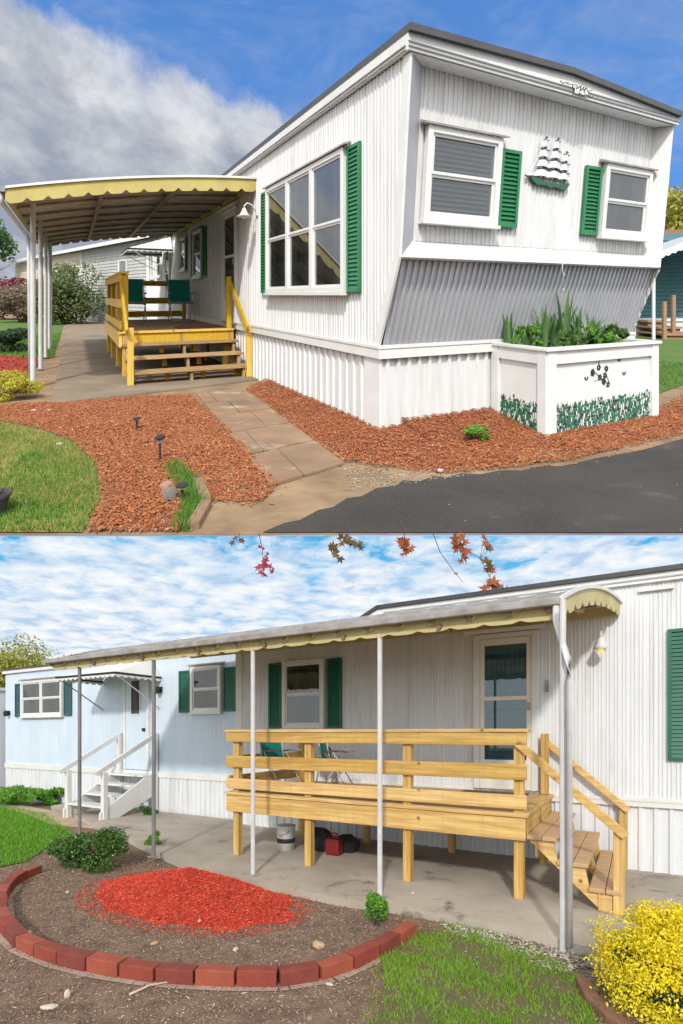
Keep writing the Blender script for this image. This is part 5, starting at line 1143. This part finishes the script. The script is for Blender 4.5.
for i in range(nb_):
    a, b = rs[i], rs[i+1]; d_ = (b-a); n_ = Vector((-d_.y, d_.x)).normalized()*.052; g_ = d_*.02; tw = n_*random.uniform(-.1,.1)
    mb = MB(LH); z0 = SOILZ-.02; z1 = SOILZ + .105 + random.uniform(-.006,.006)
    c = [a+g_-n_+tw, b-g_-n_-tw, b-g_+n_-tw, a+g_+n_+tw]
    mb.add([(p.x, p.y, z0) for p in c] + [(p.x, p.y, z1+random.uniform(-.003,.003)) for p in c], [(0,3,2,1),(4,5,6,7),(0,1,5,4),(1,2,6,5),(2,3,7,6),(3,0,4,7)])
    o_ = mb.build('brick', brm[(i*5 + 1) % 3], bevel=.006)
    pos = ordn[i] + ' brick of the bed edging, counted from its back left end' if i < nb_-1 else 'last brick of the bed edging beside the bright green sprig'
    tag(o_, pos, 'brick', 'red bricks edging the round bed')
conc_r = M('pale_ledge', (.42,.33,.26), .9, (.30,.23,.18), 4, .3)
rr2 = resample([(p[0], p[1]) for p in ring], .06); mb = MB(LH)
for a, b in zip(rr2[:-1], rr2[1:]):
    d_ = (b-a).normalized(); n_ = Vector((-d_.y, d_.x))
    mb.add([(a.x-n_.x*.10, a.y-n_.y*.10, SOILZ+.006), (b.x-n_.x*.10, b.y-n_.y*.10, SOILZ+.006), (b.x+n_.x*.10, b.y+n_.y*.10, SOILZ+.006), (a.x+n_.x*.10, a.y+n_.y*.10, SOILZ+.006)], [(0,1,2,3)])
o = mb.build('mortar_bed', conc_r); o['kind'] = 'structure'

# yard plants and stones
l_, q_ = gl(92, 868, SOILZ); rt = bush('green_shrub', LH, l_, q_, SOILZ, (.52,.36,.27), 6500, .045, LG, 'rounded dark green shrub with tiny pale flowers behind red mound', seed=21, lumps=14)
FLW = M('flower_white', (.8,.8,.75), .7); foliage('blossom', LH, (l_, q_+.03, SOILZ+.25), (.52,.36,.27), 90, .022, FLW, rt, 14, shell=.95, seed=21)
l_, q_ = gl(378, 926, SOILZ); bush('green_sprig', LH, l_, q_, SOILZ, (.21,.14,.15), 1900, .035, LBR, 'bright green sprig beside the last edging brick', cat='plant', seed=22, lumps=8, nst=6, sr=.004)
l_, q_ = gl(155, 850, SOILZ); bush('green_sprig', LH, l_, q_, SOILZ, (.15,.12,.14), 420, .05, LBR, 'thin yellow-green sprig at the foot of an awning post', cat='plant', seed=23, lumps=5, nst=6, sr=.005)
for i, (u_, v_, rx, rz, lb) in enumerate([(15,806,.9,.26,'ferny green plants left of the white steps, larger patch'),(48,804,.5,.22,'leafy clump directly left of white steps newel'),(-25,800,.7,.3,'green clump at far left below the shed')]):
    l_, q_ = gl(u_, v_, SOILZ); bush('leafy_plant', LH, l_, q_, SOILZ, (rx,.35,rz), 2200, .07, LBR if i < 2 else LG, lb, cat='plant', seed=30+i, lumps=12, nst=8, sr=.008)
l_, q_ = gl(125, 812, 0); bush('leafy_plant', LH, 8.25, .1, 0, (.3,.12,.09), 500, .05, LG, 'low weeds growing under the white steps', cat='plant', seed=36, lumps=6, nst=4, sr=.004)
l_, q_ = gl(668, 1010, SOILZ)
ys = bush('yellow_shrub', LH, l_-.03, q_+.02, SOILZ, (.60,.42,.27), 26000, .022, LY, 'bright golden yellow conifer shrub in the near right corner', seed=41, lumps=26, nst=16, sr=.008, spiky=.28, up=.3)
foliage('foliage', LH, (l_+.02, q_-.02, SOILZ+.47), (.20,.18,.20), 4200, .022, LY, ys, 9, seed=44, spiky=.5)
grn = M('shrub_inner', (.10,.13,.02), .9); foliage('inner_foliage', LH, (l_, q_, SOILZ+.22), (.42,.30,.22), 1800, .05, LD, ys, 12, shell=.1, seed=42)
es = M('edging_rust', (.26,.13,.085), .85, (.2,.10,.07), 6, .4); eg = M('edging_grey', (.26,.235,.20), .9, (.2,.18,.15), 6, .4)
ep = [gl(583,985,SOILZ), gl(592,1003,SOILZ), gl(612,1022,SOILZ), gl(640,1040,SOILZ)]
mb = MB(LH); P_ = [Vector(p) for p in ep]; lft, rgt = [], []
for i, p in enumerate(P_):
    d_ = (P_[min(i+1,3)]-P_[max(i-1,0)]).normalized(); n_ = Vector((-d_.y, d_.x))*.045; lft.append(p-n_); rgt.append(p+n_)
mb.prism([(p.x, p.y) for p in lft] + [(p.x, p.y) for p in reversed(rgt)], lambda a, b, c: (a, b, c), SOILZ-.02, SOILZ+.055)
tag(mb.build('edging_stone', es, bevel=.012), 'curved rust brown edging stone before the golden shrub', 'edging stone')
l_, q_ = gl(598, 967, SOILZ); rock(LH, l_, q_, SOILZ-.02, (.10,.05,.045), eg, 'grey flat stone between downspout and golden shrub', flat=.5, seed=51, yaw=.6)
tan = M('tan_rock', (.52,.36,.20), .9, (.42,.28,.15), 6, .4); pale = M('pale_stone', (.62,.55,.46), .9, (.5,.43,.35), 6, .3)
for i, (u_, v_, r_, m_, lb) in enumerate([(319,948,(.055,.04,.03),tan,'tan lumpy rock beside the brick at the ring bend'),(50,1008,(.05,.028,.012),pale,'flat pale stone in near left soil, largest'),(155,944,(.035,.022,.01),tan,'orange flat stone before the red mound'),(236,950,(.04,.02,.01),pale,'thin pale stone before right half of mound'),(68,998,(.012,.02,.03),pale,'small upright pale stone near left soil'),(30,933,(.02,.018,.01),pale,'small pale stone inside the ring, left'),(200,925,(.016,.014,.014),pale,'tiny white stone on the front of red mound'),(413,902,(.018,.014,.012),pale,'small white stone on the patio edge by sprig'),(68,893,(.03,.018,.010),pale,'flat stone inside ring behind the left bricks'),(330,985,(.03,.015,.008),pale,'pale chip just outside the ring at right')]):
    l_, q_ = gl(u_, v_, SOILZ); z_ = SOILZ if 'mound' not in lb or i != 6 else mound(l_, q_)
    rock(LH, l_, q_, (0 if 'patio' in lb else z_), r_, m_, lb, seed=60+i, yaw=i*.7)
a, b, c, d = gl(130,996,SOILZ), gl(150,988,SOILZ), gl(168,984,SOILZ), gl(186,983,SOILZ)
mb = MB(LH).tube([(*a, SOILZ+.010), (*b, SOILZ+.018), (*c, SOILZ+.014), (*d, SOILZ+.012)], .009, 7, .005)
tag(mb.build('stick', M('pale_stick', (.55,.42,.32), .9, (.4,.3,.22), 10, .3), smooth=True), 'pale bare stick lying on soil before the bricks', 'stick')
def leafpoly(r, rot, seed):
    r_ = random.Random(seed); pts = []
    lobes = [(0,1.0),(55,.86),(112,.6),(-112,.6),(-55,.86)]
    for a0, L in sorted(lobes, key=lambda x: x[0]):
        for da, rr in ((-24,.42),(-13,.66),(-9,.60),(0,1.0),(9,.62),(13,.68)):
            a = rot + R(a0+da); q = r*L*rr*r_.uniform(.88,1.12); pts.append((q*math.cos(a), q*math.sin(a)))
    pts.append((r*.12*math.cos(rot+R(180)), r*.12*math.sin(rot+R(180))))
    return pts
# fallen pale leaves in the grass
fal = M('fallen_leaf', (.55,.48,.22), .9, (.45,.36,.16), 6)
for i, (u_, v_, lb) in enumerate([(447,1006,'pale fallen leaf lying in the near grass, left of its twin'),(551,990,'pale fallen leaf lying in the grass near edging stone'),(552,1012,'pale fallen leaf lying lowest in the near grass')]):
    l_, q_ = gl(u_, v_, -.09); mb = MB(LH); mb.prism(leafpoly(.035, i, i), lambda a, b, c: (l_+a, q_+b, c + a*.3), -.088, -.085)
    tag(mb.build('fallen_leaf', fal), lb, 'leaf', 'pale leaves fallen on the near grass')
# olive trees beyond the blue home
for i, (x_, y_, H_, r_, lb) in enumerate([(-10.6,15.6,4.6,1.6,'olive green tree at far left beyond the blue home'),(-9.9,16.4,4.8,1.7,'lighter olive tree directly over the blue home roof'),(-12.6,16.0,4.85,1.8,'tree behind the shed at the far left'),(-9.1,17.6,4.75,1.7,'yellowish tree right of the lighter olive tree')]):
    tree(lambda x, y, z: (x, y, z), x_, y_, -1.75, H_, r_, 17000, .10, LO_, lb, seed=70+i, lumps=22, bare=.12, trunk=.10)
# maple twigs hanging from the terrace edge
TY = B*YE - .06
def pxw(u, v, dy=0.0): y = TY - dy; return ((u-341.5)/F*y, y, (732-v)/F*y)
twm = M('twig', (.12,.06,.05), .9)
LM = M('magenta_leaf', (.30,.02,.06), .6, (.2,.01,.04), 3)
for i, (tw_, lv, m_, lb) in enumerate([
    ([(239,533.5),(240,538),(238,542)], [(236,537,7),(241,539,6)], LA2, 'tiny brown leaf twig at the left of hanging twigs'),
    ([(259,533.5),(262,548),(263,560)], [(263,565,9),(266,561,8),(262,572,7),(269,567,6),(259,546,4),(268,554,4),(274,569,3)], LM, 'thin twig with magenta leaves hanging over the awning'),
    ([(346,533.5),(342,543),(334,552)], [(346,537,10),(352,541,9),(341,538,8),(333,548,10),(337,556,9),(330,545,7),(357,546,8),(360,543,6)], LA2, 'brown green leaf twig left of the red leaves'),
    ([(404,533.5),(405,540),(407,546)], [(401,539,10),(408,541,10),(404,547,10),(411,547,8),(406,552,6)], LA, 'red leaf twig second from right of hanging leaves'),
    ([(455,533.5),(464,548),(480,558),(490,578)], [(455,540,9),(463,538,10),(459,548,10),(468,550,11),(464,556,8),(488,543,9),(484,538,7),(491,548,6),(486,562,10),(491,567,9),(488,570,7),(493,583,12),(486,589,10),(500,586,10),(496,593,9),(489,584,9),(505,590,7)], LA, 'largest twig of red and orange maple leaves hanging'),
    ([(433,533.5),(440,552),(455,573),(463,582)], [(457,573,2)], LA2, 'bare thin twig left of the largest leaf twig')]):
    rt = thing('maple_twig', pxw(*tw_[0]), lb, 'twig', 'maple twigs hanging against the sky')
    mb = MB(W); mb.tube([pxw(u, v) for u, v in tw_], .014, 5, .006)
    for u, v, s in lv:
        j = min(range(len(tw_)), key=lambda k: (tw_[k][0]-u)**2 + (tw_[k][1]-v)**2); mb.tube([pxw(*tw_[j]), pxw(u, v)], .006, 4)
    mb.build('stem', twm, rt)
    for k, (u, v, s) in enumerate([x for w_ in lv for x in (w_, (w_[0]+random.uniform(-4,4), w_[1]+random.uniform(1,5), w_[2]*.85))]):
        c = Vector(pxw(u, v, random.uniform(-.02,.15))); r_ = s*TY/F*.92; tx = Vector((1, random.uniform(-.6,.6), random.uniform(-.3,.3))).normalized(); tz = Vector((random.uniform(-.3,.3), random.uniform(-.5,.5), 1)).normalized()
        mm = m_ if not (i == 4 and k in (14,16,17,18,20,21)) else LA2
        mb = MB(W); mb.prism(leafpoly(r_, random.uniform(0,6), k+i*30), lambda a, b, q: tuple(c + tx*a + tz*b + Vector((0, q + .25*abs(a), 0))), -.004, .004)
        mb.build('leaf', mm, rt)
